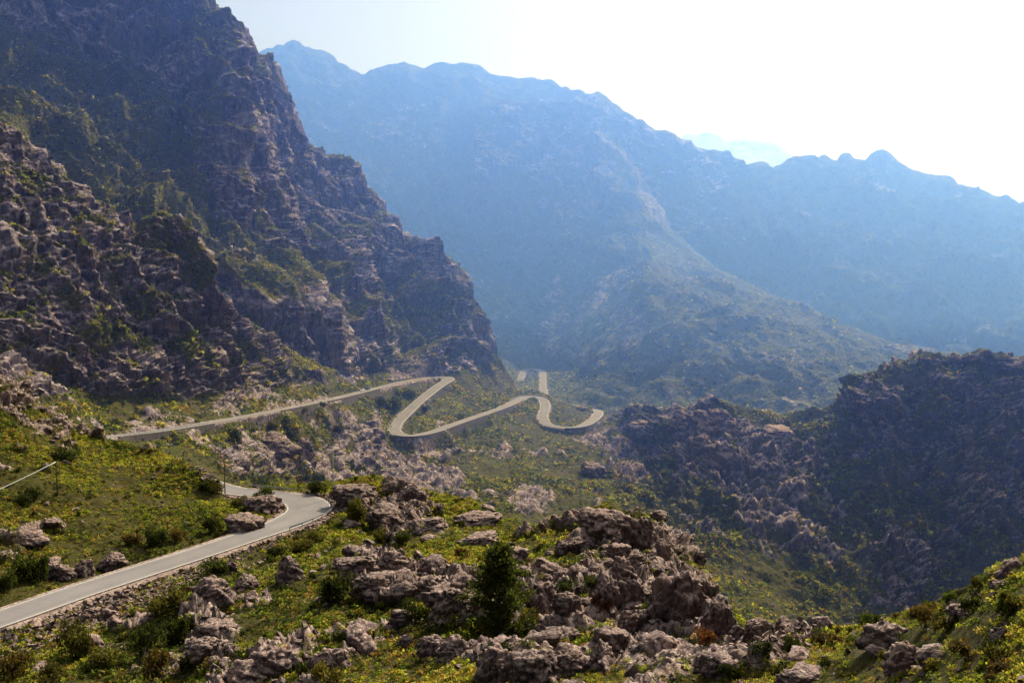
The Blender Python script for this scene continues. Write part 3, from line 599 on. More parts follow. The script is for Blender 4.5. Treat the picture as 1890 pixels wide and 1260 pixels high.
def wall_mat():
    m, nt = new_mat('rubble_masonry'); b = N(nt)
    pos = b.n('ShaderNodeNewGeometry').outputs['Position']
    v = b.n('ShaderNodeTexVoronoi', feature='DISTANCE_TO_EDGE', ins={'Vector': pos, 'Scale': 1.6}).outputs['Distance']
    cell = b.n('ShaderNodeTexVoronoi', ins={'Vector': pos, 'Scale': 1.6}).outputs['Color']
    n = b.noise(pos, .3, 5)
    c = b.mix(b.maprange(n, .3, .7), (.125, .105, .1), (.08, .068, .066))
    sn = b.noise(b.n('ShaderNodeMapping', ins={'Vector': pos, 'Scale': (1, 1, .12)}).outputs[0], .9, 5)
    c = b.mix(b.ramp(sn, [(.42, (.8, .8, .8)), (.6, (0, 0, 0))]), c, (.05, .043, .04))
    c = b.mix(b.math('MULTIPLY', b.n('ShaderNodeSeparateColor', ins={0: cell}).outputs[0], .5), c, (.165, .135, .12))
    c = b.mix(b.ramp(v, [(0., (.8, .8, .8)), (.1, (0, 0, 0))]), c, (.1, .085, .08))
    b.out(bsdf(b, c, .95, .1, b.n('ShaderNodeBump', ins={'Strength': .5, 'Distance': .3, 'Height': v}).outputs[0])); return m
M['wall'] = wall_mat()
M['coping'] = simple('pale_coping', (.40, .35, .31), .9, 0, .1, .2, .8)
M['bark'] = simple('bark', (.07, .05, .035), .95, 0, .1, .35, 4.)
M['car_white'] = simple('white_car_paint', (.72, .72, .74), .3, 0, .5, .03, 2.)
M['car_dark'] = simple('dark_car_paint', (.025, .03, .05), .3, 0, .5, .1, 2.)
M['glass'] = simple('tinted_car_glass', (.02, .025, .03), .1, 0, .6, .1, 2.)
M['rubber'] = simple('tyre_rubber', (.02, .02, .02), .9, 0, .2, .2, 6.)
M['lamp'] = simple('lamp_glass', (.7, .7, .68), .2, 0, .6, .05, 4.)
M['red_lamp'] = simple('red_lamp_glass', (.4, .02, .02), .25, 0, .5, .05, 4.)
M['ceramic'] = simple('brown_insulator', (.12, .07, .05), .3, 0, .5, .1, 6.)

# ---------------------------------------------------------------- small scrub, grass tussocks and stones (uncountable)
def sample(L, n, weight, extra=None):
    """random points on a sheet; returns positions, flat vertex index"""
    A = np.zeros((L.nr, L.nc)); P = L.P
    ax = np.linalg.norm(np.diff(P, axis=1), axis=2)[:-1]; ay = np.linalg.norm(np.diff(P, axis=0), axis=2)[:, :-1]
    A[:-1, :-1] = ax * ay
    W = A * weight; W = W.ravel() / W.sum()
    c = np.searchsorted(np.cumsum(W), rng.random(n)).clip(0, W.size - 1)
    r_, c_ = c // L.nc, c % L.nc
    r_ = r_.clip(0, L.nr - 2); c_ = c_.clip(0, L.nc - 2)
    u, v = rng.random((2, n, 1))
    p = P[r_, c_] * (1 - u) * (1 - v) + P[r_, c_ + 1] * u * (1 - v) + P[r_ + 1, c_] * (1 - u) * v + P[r_ + 1, c_ + 1] * u * v
    return p, r_ * L.nc + c_
def tufts(p, size, colr, k, leaf=.42, flat=.75, up=.0):
    """k little leaf faces filling a half dome at every point"""
    n = len(p)
    d = rng.normal(size=(n, k, 3)); d /= np.linalg.norm(d, axis=2)[..., None]
    d[..., 2] = np.abs(d[..., 2])
    rad = rng.random((n, k, 1)) ** .45
    sq = np.stack([.75 + .5 * rng.random(n), .75 + .5 * rng.random(n), flat * (.7 + .6 * rng.random(n))], 1)[:, None]
    c = p[:, None] + d * rad * (size[:, None, None] * .5) * sq
    a = rng.normal(size=(n, k, 3)); a[..., 2] += up; a /= np.linalg.norm(a, axis=2)[..., None]
    t = rng.normal(size=(n, k, 3)); b_ = np.cross(a, t); b_ /= np.linalg.norm(b_, axis=2)[..., None]
    ls = size[:, None, None] * leaf * (.55 + .8 * rng.random((n, k, 1))) * .5
    a = a * ls; b_ = b_ * ls * .6
    V = np.stack([c - a, c + b_, c + a, c - b_], 2).reshape(-1, 3)
    F_ = np.arange(n * k * 4).reshape(-1, 4)
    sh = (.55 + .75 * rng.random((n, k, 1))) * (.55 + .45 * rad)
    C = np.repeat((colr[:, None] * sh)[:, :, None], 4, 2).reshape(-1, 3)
    return V, F_, C
PAL = 1.65 * np.array([(.245, .235, .034), (.20, .225, .03), (.115, .15, .025), (.04, .052, .012), (.23, .17, .045), (.16, .105, .035), (.26, .235, .07)])
def pick_cols(n, w, P=None, s=20.):
    w = np.array(w, float); w /= w.sum()
    ix = rng.choice(len(PAL), n, p=w)
    if P is not None:
        z_ = fbm(P / (s * .8) + 40, 3); ix = np.where(rng.random(n) < .75 * sstep(.05, .35, z_), rng.choice([2, 3, 3], n), ix)
        ix = np.where(rng.random(n) < .6 * sstep(.15, .4, fbm(P / (s * .5) + 90, 2)) * .5, rng.choice([4, 5, 6], n), ix)
    c = PAL[ix] * (.75 + .5 * rng.random((n, 1)))
    if P is not None:
        g = fbm(P / s, 2)[:, None]; c = c * (1 + .45 * g * np.array([1, .8, .4]))
    return np.clip(c, .004, .5)
def scrub(name, L, n, weight, smin, smax, k, w, leaf=.42, flat=.75):
    p, vi = sample(L, n, weight)
    s_ = smin * (smax / smin) ** (rng.random(n) ** 1.6)
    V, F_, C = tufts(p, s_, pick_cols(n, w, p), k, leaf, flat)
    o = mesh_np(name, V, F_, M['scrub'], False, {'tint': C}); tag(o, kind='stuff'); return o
def rdw(L, lo, hi): return sstep(lo, hi, L.rd)
vis1 = np.where(L1.vis, 1., .12) * np.where((L1.qx < -60) | (L1.qx > 1960), .22, 1.)
patch1 = (.25 + 1.1 * sstep(-.3, .3, fbm(L1.P.reshape(-1, 3) / 11. + 7, 3))).reshape(L1.nr, L1.nc)
near1 = np.clip(L1.P[..., 1] / 90., .25, 1.6) ** -1.3
wt1 = patch1 * vis1 * (1.02 - L1.rock) ** 2 * rdw(L1, 3.9, 5.) * near1
near_ = (L1.P[..., 1] > 24) * (L1.P[..., 1] < 78); far_ = L1.P[..., 1] >= 70
scrub('scrub', L1, 62000, wt1 * far_, .35, 1.35, 26, [3, 5, 4, 4, 1.6, 1.1, 1.6], .27, .85)
scrub('grass_tussocks', L1, 24000, wt1 * near_, .22, .8, 54, [3, 5, 4, 3.5, 1.6, .9, 2], .18, .85)
vis2 = np.where(L2.vis, 1., .15)
patch2 = .12 + sstep(-.2, .3, fbm(L2.P.reshape(-1, 3) / 30., 3)).reshape(L2.nr, L2.nc)
wt2 = vis2 * (1.03 - L2.rock) ** 2 * rdw(L2, 4.2, 6.5) * patch2
wt2 = wt2 * np.clip(L2.P[..., 1] / 400., .5, 1.6) ** -1
scrub('hillside_scrub', L2, 98000, wt2, .7, 2.9, 8, [3, 4, 3.5, 4, 1.1, .7, .9], .5, .85)
wb = L2.vis * sstep(3.4, 4.2, L2.rd) * sstep(11, 6, L2.rd) * (.2 + sstep(0, .3, fbm(L2.P.reshape(-1, 3) / 9. + 5, 2))).reshape(L2.nr, L2.nc)
scrub('roadside_scrub', L2, 2600, wb, 1.0, 3.2, 16, [1, 2, 3, 6, 1, .7, .3], .4, .9)
wt3 = np.where(L3.vis, 1., .1) * (.12 + (1 - L3.rock) ** 2)
scrub('cliff_scrub', L3, 26000, wt3, .9, 2.9, 7, [2.5, 3, 3, 2.5, 2, 1, .5], .5)
wt4 = sstep(4, 7, L4.rd) * np.where(L4.vis, 1., .05) * (1.05 - L4.rock) * np.clip(L4.P[..., 1] / 900., .7, 2.) ** -2
scrub('mountain_scrub', L4, 42000, wt4, 1.6, 5.0, 5, [.7, 2, 4, 4, .3, .2, .1], .5)
# broken stone on the bank below the near road
fx, fy = L1.qx, L1.qy
bank = np.exp(-(((fx - 190 - (1120 - fy) * -.0) / 150) ** 2)) * sstep(4.2, 5.2, L1.rd) * sstep(16, 9, L1.rd) * (fy > 1141 - fx * .33) * L1.vis
bank = bank + .35 * sstep(3.9, 4.6, L1.rd) * sstep(6.5, 5., L1.rd) * L1.vis
def stones(name, L, n, weight, smin, smax, kind='stuff'):
    p, vi = sample(L, n, weight); s_ = smin * (smax / smin) ** (rng.random(n) ** 2.2)
    base = np.array([(x, y, z) for x in (-1, 1) for y in (-1, 1) for z in (-.75, .75)], float)
    V = base[None] * (.55 + .5 * rng.random((n, 8, 3))) * s_[:, None, None] * .5 * (.6 + .8 * rng.random((n, 1, 3)))
    q_ = rng.normal(size=(n, 4)); q_ /= np.linalg.norm(q_, axis=1)[:, None]; w_, x, y, z = q_.T
    Rm = np.array([[1 - 2 * (y * y + z * z), 2 * (x * y - z * w_), 2 * (x * z + y * w_)], [2 * (x * y + z * w_), 1 - 2 * (x * x + z * z), 2 * (y * z - x * w_)], [2 * (x * z - y * w_), 2 * (y * z + x * w_), 1 - 2 * (x * x + y * y)]]).transpose(2, 0, 1)
    V = np.einsum('nij,nkj->nki', Rm, V) + p[:, None]
    f = np.array([[0, 1, 3, 2], [4, 6, 7, 5], [0, 4, 5, 1], [2, 3, 7, 6], [0, 2, 6, 4], [1, 5, 7, 3]])
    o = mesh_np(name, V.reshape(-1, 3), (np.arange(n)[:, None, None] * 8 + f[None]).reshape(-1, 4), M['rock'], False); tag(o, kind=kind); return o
stones('scree', L1, 3800, bank, .22, .95)
stones('loose_stones', L1, 5200, vis1 * rdw(L1, 3.9, 5.) * near1 * (.1 + L1.mask) * (L1.P[..., 1] > 30), .2, .8)
stones('hillside_stones', L2, 7000, vis2 * rdw(L2, 4.2, 6) * (.15 + L2.mask), .4, 2.0)

# ---------------------------------------------------------------- boulders
import bmesh
def ico(sub):
    bm = bmesh.new(); bmesh.ops.create_icosphere(bm, subdivisions=sub, radius=1)
    V = np.array([v.co[:] for v in bm.verts]); F_ = np.array([[v.index for v in f.verts] for f in bm.faces]); bm.free(); return V, F_
ICO = {k: ico(k) for k in (4, 5)}
def rock_mesh(seed, sub, fl=.5):
    r = np.random.default_rng(seed); d, F_ = ICO[sub]
    K = 11; n = r.normal(size=(K, 3)); n[:, 2] = np.abs(n[:, 2]) * .8; n /= np.linalg.norm(n, axis=1)[:, None]
    n = np.vstack([n, r.normal(size=(4, 3)) * np.array([1, 1, .2])]); n /= np.linalg.norm(n, axis=1)[:, None]
    h = r.uniform(.55, 1.0, len(n))
    t = h / np.maximum(d @ n.T, .06)
    rad = -np.log(np.exp(-np.minimum(t, 3) * 16).sum(1)) / 16; rad = np.clip(rad, .3, 1.15)
    off = r.uniform(-50, 50, 3)
    p = d * rad[:, None]
    g = rotz(p, r.uniform(0, 3)) * np.array([2.0, 3.0, .9]) + off
    rad2 = rad * (1 + .34 * (billow(p * 1.7 + off, 3) - .4) + fl * .24 * (billow(g * 1.3, 3) - .4) + .10 * (billow(p * 6 + off, 3, .6) - .4))
    v = d * rad2[:, None]
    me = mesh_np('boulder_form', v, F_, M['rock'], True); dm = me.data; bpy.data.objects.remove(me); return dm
ROCKS = [rock_mesh(100 + k, 5, .3 + .12 * (k % 8)) for k in range(14)]
ROCKS_S = [rock_mesh(300 + k, 4, .5) for k in range(8)]
n_rock = [0]
def rock_at(p, sx, sy, sz, label, group=None, rz=None, tilt=.15, me=None, name='boulder'):
    o = bpy.data.objects.new(name, me or ROCKS[n_rock[0] % len(ROCKS)]); n_rock[0] += 1; col.objects.link(o)
    o.location = p; o.scale = (sx, sy, sz)
    o.rotation_euler = (random.uniform(-tilt, tilt), random.uniform(-tilt, tilt), random.uniform(-.5, .5) if rz is None else rz)
    return tag(o, label, 'boulder', group)
def put_rock(px, py, w, h, label, L=None, me=None, sy=None, tilt=.12, rz=None):
    """a boulder whose foot is seen at px, py and whose outline is w x h there"""
    L = L or L1; p = L.hit(px, py)
    if p is None: return
    m_ = p[1] / FPX
    sx = w * m_ * .56; sz = h * m_ * .62
    p = p + np.array([0, sx * .35, sz * (.28 if h > .5 * w else .05)])
    return rock_at(p, sx, sy or sx * .8, sz, label, me=me, tilt=tilt, rz=rz)
BOULDERS = [
    (532, 1076, 50, 52, 'dark pointed limestone boulder in the grass below the near road', 2),
    (614, 1242, 76, 72, 'tall tilted limestone slab with a sharp top edge and a yellow shrub at its foot', 3),
    (800, 1214, 62, 62, 'pyramid shaped grey limestone boulder left of the pine', 5),
    (842, 1222, 84, 46, 'broad fluted boulder leaning on the pyramid shaped boulder', 1),
    (1130, 982, 96, 54, 'highest limestone outcrop on the rocky crest, brown and peaked', 4),
    (1190, 1004, 56, 66, 'upright crag on the crest right of the peaked outcrop', 7),
    (1078, 1012, 100, 46, 'long ribbed outcrop below the peaked rock on the crest', 0),
    (1046, 1024, 48, 36, 'rounded boulder at the left foot of the crest outcrops', 6),
    (1222, 1026, 26, 48, 'narrow pillar of rock at the right end of the crest', 9),
    (1160, 1006, 40, 34, 'small domed boulder in the middle of the crest outcrops', 8),
    (1152, 1028, 46, 34, 'low cracked boulder just below the crest outcrops', 10),
    (1155, 1082, 56, 58, 'rust stained rounded boulder in the middle of the rocky slope', 2),
    (1122, 1122, 56, 66, 'steep fluted boulder below the rust stained one', 12),
    (1176, 1118, 54, 70, 'tall grey crag beside the steep fluted boulder', 7),
    (1250, 1132, 100, 108, 'massive limestone crag standing on the edge of the ravine', 11),
    (1302, 1106, 34, 62, 'pillar with a blocky head beside the massive crag', 9),
    (1328, 1170, 84, 84, 'sloping rock buttress falling right from the massive crag', 13),
    (1007, 1130, 66, 84, 'tall pale crag right of the pine crown', 3),
    (1052, 1128, 50, 50, 'sloping shoulder of rock right of the tall pale crag', 5),
    (1174, 1166, 68, 56, 'smooth rounded hump of rock below the crags', 6),
    (1030, 1172, 72, 40, 'low cracked boulder right of the pine foot', 8),
    (1138, 1200, 72, 58, 'broad pale topped boulder in the grass right of the pine', 10),
    (1112, 1232, 52, 54, 'knobbly dark boulder below the broad pale topped one', 12),
    (925, 1262, 90, 74, 'big grooved limestone rock at the bottom edge of the view', 1),
    (1000, 1262, 100, 76, 'big grooved limestone rock right of its neighbour at the bottom edge', 4),
    (1050, 1236, 76, 46, 'slanting ledge of rock behind the grooved rocks', 0),
    (700, 1098, 120, 44, 'long low limestone ledge with a shaded front left of the pine', 13),
    (782, 1112, 66, 52, 'blocky end of the long ledge nearest the pine', 11),
    (655, 1062, 90, 28, 'flat pale rock pavement in the grass', 6),
    (722, 1058, 60, 36, 'pitted pale boulder right of the flat rock pavement', 2),
    (665, 922, 76, 40, 'dark outcrop just right of the road bend', 4),
    (764, 922, 62, 34, 'rounded outcrop on the skyline of the near slope', 8),
    (716, 962, 92, 40, 'stepped ledges below the outcrops right of the bend', 0),
    (790, 975, 84, 38, 'pale stepped ledge in the middle of the near slope', 3),
    (884, 968, 96, 44, 'wide dark domed rock near the edge of the near slope', 5),
    (884, 1006, 100, 28, 'long flat topped ledge above the pine', 13),
    (944, 1040, 80, 44, 'angular block above and right of the pine top', 10),
    (834, 1118, 72, 44, 'grey block half hidden by the pine', 7),
    (396, 1108, 84, 46, 'striped grey boulder below the near road', 1),
    (452, 1092, 50, 32, 'pair of lichen grey stones right of the striped boulder', 12),
    (400, 1164, 84, 40, 'rough boulder heap below the striped boulder', 9),
    (385, 1214, 74, 44, 'pale pinkish boulder among bushes at the lower left', 5),
    (505, 1240, 96, 50, 'rugged limestone hump at the bottom left of the view', 11),
    (452, 1262, 100, 46, 'pocked pale rock at the bottom edge left of the tilted slab', 2),
    (420, 1060, 46, 30, 'pale yellow rock beside the near road and its verge', 6),
    (446, 980, 70, 40, 'pale boulder on the inside of the road bend', 10),
    (490, 946, 70, 46, 'shaded rocky knob on the inside of the bend under a bush', 4),
    (156, 1062, 40, 50, 'leaning slab at the upper edge of the near road', 3),
    (108, 1072, 60, 44, 'dark broken rock above the near road at the left', 7),
    (40, 1002, 74, 30, 'low pink outcrop in the scrub at the left edge', 0),
    (205, 1042, 50, 24, 'low rock in the cutting above the near road', 12),
    (1640, 1186, 92, 48, 'brown limestone outcrop on the right hand slope', 11),
    (1685, 1240, 80, 58, 'dark crinkled boulder low on the right hand slope', 1),
    (1790, 1132, 74, 26, 'flat pinkish outcrop high on the right hand slope', 6),
    (1862, 1084, 50, 24, 'small brown outcrop close to the right edge', 6),
    (1856, 1182, 40, 30, 'grey stone in the grass near the right edge', 8),
    (1345, 1230, 96, 46, 'jumbled boulder in the notch between the slopes', 9),
    (1390, 1170, 40, 40, 'blocky boulder on the edge of the ravine below the buttress', 5),
    (1490, 1262, 110, 34, 'pale flat slabs at the bottom edge of the right hand slope', 13),
]
for (px, py, w_, h_, lab, k) in BOULDERS: put_rock(px, py, w_, h_, lab, me=ROCKS[k])
MID_ROCKS = [(1328, 862, 70, 62, 'big dark square crag on the far side of the ravine', 11), (1328, 792, 74, 50, 'jagged dark rocks on the saddle below the mountain', 7), (1212, 800, 66, 40, 'sunlit grey outcrop right of the lowest bend', 3),
             (1440, 806, 80, 28, 'long sloping slab on the grassy saddle', 13), (1265, 790, 44, 34, 'small crag between the sunlit outcrop and the saddle', 2), (1300, 830, 40, 40, 'knob of rock above the big square crag', 4),
             (1073, 758, 18, 14, 'dark rock inside the lowest road bend', 5), (560, 850, 60, 44, 'grey slabby crag under the upper road', 1), (500, 830, 70, 36, 'pale ribbed rocks below the retaining wall', 0), (1090, 880, 50, 46, 'shaded crag at the edge of the green slope', 9)]
for (px, py, w_, h_, lab, k) in MID_ROCKS: put_rock(px, py, w_, h_, lab, L=L2, me=ROCKS[k])
# the many lesser rocks
p, vi = sample(L1, 900, np.where(L1.vis, 1, 0.) * rdw(L1, 4.4, 6) * near1 ** .7 * (.12 + L1.mask) * (L1.P[..., 1] > 38))
k = 0
for i in range(len(p)):
    r_, c_ = vi[i] // L1.nc, vi[i] % L1.nc
    qx, qy = L1.qx[r_, c_], L1.qy[r_, c_]
    if not (10 < qx < 1880 and qy < 1250) or k >= 190: continue
    s_ = random.uniform(.5, 1.0) if random.random() < .7 else random.uniform(1.0, 1.7)
    side = 'on the right hand slope' if qx > 1500 else ('above the near road' if (qx < 520 and L1.P[r_, c_, 1] > 140 and qy < 1125 - .33 * qx) else ('below the near road' if qx < 520 else 'on the rocky slope below the bend'))
    lab = 'small weathered limestone rock in the scrub ' + side
    rock_at(p[i] + np.array([0, 0, s_ * .2]), s_ * random.uniform(.8, 1.4), s_ * random.uniform(.7, 1.1), s_ * random.uniform(.5, .9), lab, 'small rocks ' + side, rz=random.uniform(0, 6), tilt=.3, me=ROCKS_S[k % 8], name='rock'); k += 1

# ---------------------------------------------------------------- shrubs and the pine
def shrub_mesh(seed, nleaf, lsize, flat):
    r = np.random.default_rng(seed); m_ = r.integers(7, 12)
    ang = r.random(m_) * 6.28; rr = .62 * np.sqrt(r.random(m_)); cz = .25 + .5 * r.random(m_) * (1 - rr * .6)
    cc = np.stack([np.cos(ang) * rr, np.sin(ang) * rr, cz], 1); cr = .22 + .22 * r.random(m_)
    which = r.integers(0, m_, nleaf); d = r.normal(size=(nleaf, 3)); d /= np.linalg.norm(d, axis=1)[:, None]
    rad = r.random((nleaf, 1)) ** .35
    c = cc[which] + d * rad * cr[which][:, None]; c[:, 2] = np.maximum(c[:, 2], -.05)
    a = r.normal(size=(nleaf, 3)) + d * .6 + np.array([0, 0, .5]); a /= np.linalg.norm(a, axis=1)[:, None]
    b_ = np.cross(a, r.normal(size=(nleaf, 3))); b_ /= np.linalg.norm(b_, axis=1)[:, None]
    ls = lsize * (.6 + .9 * r.random((nleaf, 1)))
    V = np.stack([c - a * ls, c + b_ * ls * .45, c + a * ls, c - b_ * ls * .45], 1).reshape(-1, 3); V[:, 2] *= flat
    F_ = np.arange(nleaf * 4).reshape(-1, 4)
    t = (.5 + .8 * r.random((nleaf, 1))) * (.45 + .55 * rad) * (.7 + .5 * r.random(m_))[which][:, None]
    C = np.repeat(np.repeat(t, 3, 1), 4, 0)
    o = mesh_np('shrub_form', V, F_, M['leaf'], False, {'tint': C}); dm = o.data; bpy.data.objects.remove(o); return dm
SHRUBS = [shrub_mesh(500 + k, 900, .075, .8 + .1 * (k % 4)) for k in range(8)]
SHRUBS_S = [shrub_mesh(600 + k, 330, .12, .7 + .1 * (k % 4)) for k in range(8)]
def stem_mesh():
    V = []; F_ = []; r = np.random.default_rng(9)
    for k in range(6):
        a = r.random() * 6.28; e = np.array([math.cos(a) * .45, math.sin(a) * .45, .55]); b0 = np.array([math.cos(a) * .06, math.sin(a) * .06, -.15]); n0 = len(V)
        for j, (c, w_) in enumerate(((b0, .035), ((b0 + e) / 2 + np.array([0, 0, .06]), .022), (e, .008))):
            for q_ in range(5): V.append(c + w_ * np.array([math.cos(q_ * 1.2566), math.sin(q_ * 1.2566), 0]))
        for j in range(2):
            for q_ in range(5): F_.append([n0 + j * 5 + q_, n0 + j * 5 + (q_ + 1) % 5, n0 + j * 5 + 5 + (q_ + 1) % 5, n0 + j * 5 + 5 + q_])
    o = mesh_np('stem_form', np.array(V), np.array(F_), M['bark']); dm = o.data; bpy.data.objects.remove(o); return dm
STEMS = stem_mesh()
COLS = {'dark': (.048, .062, .014), 'olive': (.115, .11, .026), 'yellow': (.20, .175, .03), 'brown': (.12, .085, .03), 'rust': (.15, .06, .025), 'green': (.09, .12, .022)}
n_sh = [0]
def shrub_at(p, sx, sz, colr, label, group=None, small=False):
    c = COLS[colr]; j = random.uniform(.8, 1.25)
    root = empty('shrub', p, random.uniform(0, 6.28)) if not small else None
    me = (SHRUBS_S if small else SHRUBS)[n_sh[0] % 8]; n_sh[0] += 1
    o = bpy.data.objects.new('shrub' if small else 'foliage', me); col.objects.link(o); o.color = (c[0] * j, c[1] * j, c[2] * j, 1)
    if small: o.location = p; o.rotation_euler = (0, 0, random.uniform(0, 6.28)); o.scale = (sx, sx, sz); root = o
    else:
        o.parent = root; root.scale = (sx, sx, sz)
        st = bpy.data.objects.new('stem', STEMS); col.objects.link(st); st.parent = root
    return tag(root, label, 'shrub', group)
def put_shrub(px, py, w, h, colr, label, L=None):
    L = L or L1; p = L.hit(px, py)
    if p is None: return
    m_ = p[1] / FPX; sx = w * m_ * .56; sz = h * m_ * .95
    return shrub_at(p + np.array([0, sx * .4, -.05 * sz]), sx, sz, colr, label)
SHRUB_LIST = [
    (308, 1146, 84, 86, 'olive', 'tall olive green bush below the near road beside the scree'),
    (270, 1212, 80, 72, 'dark', 'dark bush in the dense clump below the tall olive bush'), (318, 1196, 70, 66, 'dark', 'dark bush right of the dense clump'),
    (135, 1216, 78, 72, 'olive', 'brownish olive bush at the foot of the scree'), (190, 1238, 76, 70, 'olive', 'rounded bush right of the one at the scree foot'),
    (22, 1262, 74, 74, 'brown', 'brown green bush in the lower left corner'), (84, 1268, 70, 44, 'olive', 'low bush in the lower left corner right of the brown one'),
    (283, 1254, 70, 56, 'brown', 'brown twiggy bush at the bottom left'), (352, 1236, 60, 52, 'dark', 'dark bush between the boulders at the lower left'),
    (390, 1068, 72, 46, 'dark', 'dark low bush on the lower verge of the near road'),
    (612, 1120, 78, 72, 'dark', 'big round dark bush in the middle of the near slope'), (768, 1156, 62, 46, 'dark', 'dark bush left of the pine'),
    (512, 1030, 52, 32, 'dark', 'dark bush below the guardrail'), (556, 1022, 50, 32, 'olive', 'olive bush below the bend'), (582, 1006, 44, 26, 'olive', 'small bush under the bend near its stones'),
    (656, 972, 62, 54, 'olive', 'large rounded bush just outside the bend'), (602, 1262, 70, 54, 'yellow', 'yellowish shrub in front of the tilted slab'),
    (30, 1078, 54, 70, 'dark', 'tall dark bush above the near road at the left edge'), (68, 1076, 50, 60, 'dark', 'dark bush right of the tall one above the near road'), (8, 1096, 40, 50, 'dark', 'dark shrub against the left edge above the road'),
    (240, 1012, 50, 42, 'brown', 'brown bush above the near road'), (285, 1008, 52, 46, 'dark', 'dark thicket bush above the near road'), (330, 1000, 40, 34, 'brown', 'small brown bush between the thickets above the road'), (390, 986, 42, 32, 'dark', 'round dark bush above the road before the bend'),
    (52, 932, 66, 44, 'dark', 'wide dark green bush on the left hillside'), (120, 852, 72, 38, 'dark', 'dark green bush at the top of the left hillside by the pole'),
    (398, 913, 46, 32, 'olive', 'olive bush on the bank beside the foot of the crossarm pole'), (378, 906, 36, 24, 'dark', 'small dark bush left of the pole on the bank above the road'), (458, 930, 44, 26, 'dark', 'dark bush on the left of the shaded knob inside the bend'),
    (446, 938, 50, 26, 'olive', 'olive bush on the knoll inside the bend'), (480, 918, 46, 20, 'dark', 'dark bush between the two stretches of road at the bend'),
    (582, 912, 56, 24, 'dark', 'dark bush behind the guardrail of the bend'), (1112, 1134, 46, 36, 'rust', 'rust red shrub among the crags'), (1305, 1192, 56, 42, 'rust', 'rust red shrub under the buttress'),
    (1415, 1220, 54, 40, 'dark', 'dark shrub in the notch above the ravine'), (1468, 1214, 44, 48, 'dark', 'small upright bush on the skyline above the ravine'), (1205, 1148, 50, 42, 'green', 'green bush beside the smooth hump'),
    (984, 1160, 60, 40, 'olive', 'olive bush at the right foot of the pine'), (690, 1112, 90, 34, 'brown', 'low rusty brown bush in front of the long ledge'), (1712, 1158, 66, 40, 'brown', 'brown bush on the right hand slope'),
    (1050, 1098, 50, 32, 'dark', 'dark bush in the hollow right of the tall pale crag'), (1092, 1094, 40, 30, 'dark', 'dark bush left of the steep fluted boulder'), (925, 1216, 70, 34, 'dark', 'low dark bush behind the grooved rocks'),
    (700, 1000, 36, 26, 'olive', 'olive bush among the stepped ledges'), (852, 1030, 34, 30, 'brown', 'brown bush left of the pine top'), (745, 1002, 40, 26, 'dark', 'dark bush below the pale stepped ledge'),
    (1842, 1262, 90, 40, 'brown', 'brown grass clump in the lower right corner'), (1350, 1256, 50, 30, 'dark', 'dark clump at the bottom edge right of centre')]
for a in SHRUB_LIST: put_shrub(*a)
MID_SHRUBS = [(722, 762, 44, 46, 'dark', 'dark tree like bush on the slope between the hairpin legs'), (752, 736, 34, 24, 'dark', 'dark bush inside the upper hairpin'), (500, 800, 40, 30, 'olive', 'rounded bush below the upper road wall'), (592, 752, 12, 12, 'dark', 'small round bush on the edge of the upper road'),
              (785, 762, 26, 24, 'dark', 'dark bush under the hairpin wall'), (700, 752, 30, 28, 'dark', 'dark bush beside the upper retaining wall'), (620, 800, 34, 22, 'dark', 'dark bush on the crag below the upper road'), (430, 820, 40, 30, 'dark', 'dark bush under the upper road near the pole'),
              (560, 760, 24, 16, 'olive', 'small bush at the foot of the retaining wall'), (480, 905, 50, 30, 'dark', 'dark bush beyond the road behind the bend'), (560, 900, 44, 30, 'olive', 'grey olive bush on the slope behind the bend'), (590, 905, 30, 30, 'dark', 'dark bush behind the pale pole')]
for a in MID_SHRUBS: put_shrub(*a, L=L2)
p, vi = sample(L1, 900, np.where(L1.vis, 1, 0.) * (1.02 - L1.rock) ** 2 * rdw(L1, 4.6, 6) * near1 * (L1.P[..., 1] > 34) * (.3 + sstep(-.1, .4, perlin(L1.P.reshape(-1, 3) / 12.)).reshape(L1.nr, L1.nc)))
k = 0
for i in range(len(p)):
    r_, c_ = vi[i] // L1.nc, vi[i] % L1.nc
    qx, qy = L1.qx[r_, c_], L1.qy[r_, c_]
    if not (5 < qx < 1885 and qy < 1256) or k >= 235: continue
    s_ = random.uniform(.55, 1.25); side = 'on the right hand slope' if qx > 1500 else ('above the near road' if (qx < 520 and qy < 1125 - .33 * qx) else ('below the near road' if qx < 520 else 'on the rocky slope below the bend'))
    cn = random.choices(['dark', 'olive', 'brown', 'green', 'yellow'], [4, 3, 1.6, 1.6, 1.4])[0]
    wd = {'dark': 'dark green', 'olive': 'olive green', 'brown': 'brownish', 'green': 'fresh green', 'yellow': 'yellowish'}[cn]
    shrub_at(p[i], s_ * .75, s_ * random.uniform(.8, 1.25), cn, 'small ' + wd + ' maquis shrub ' + side, 'small ' + wd + ' shrubs ' + side, True); k += 1

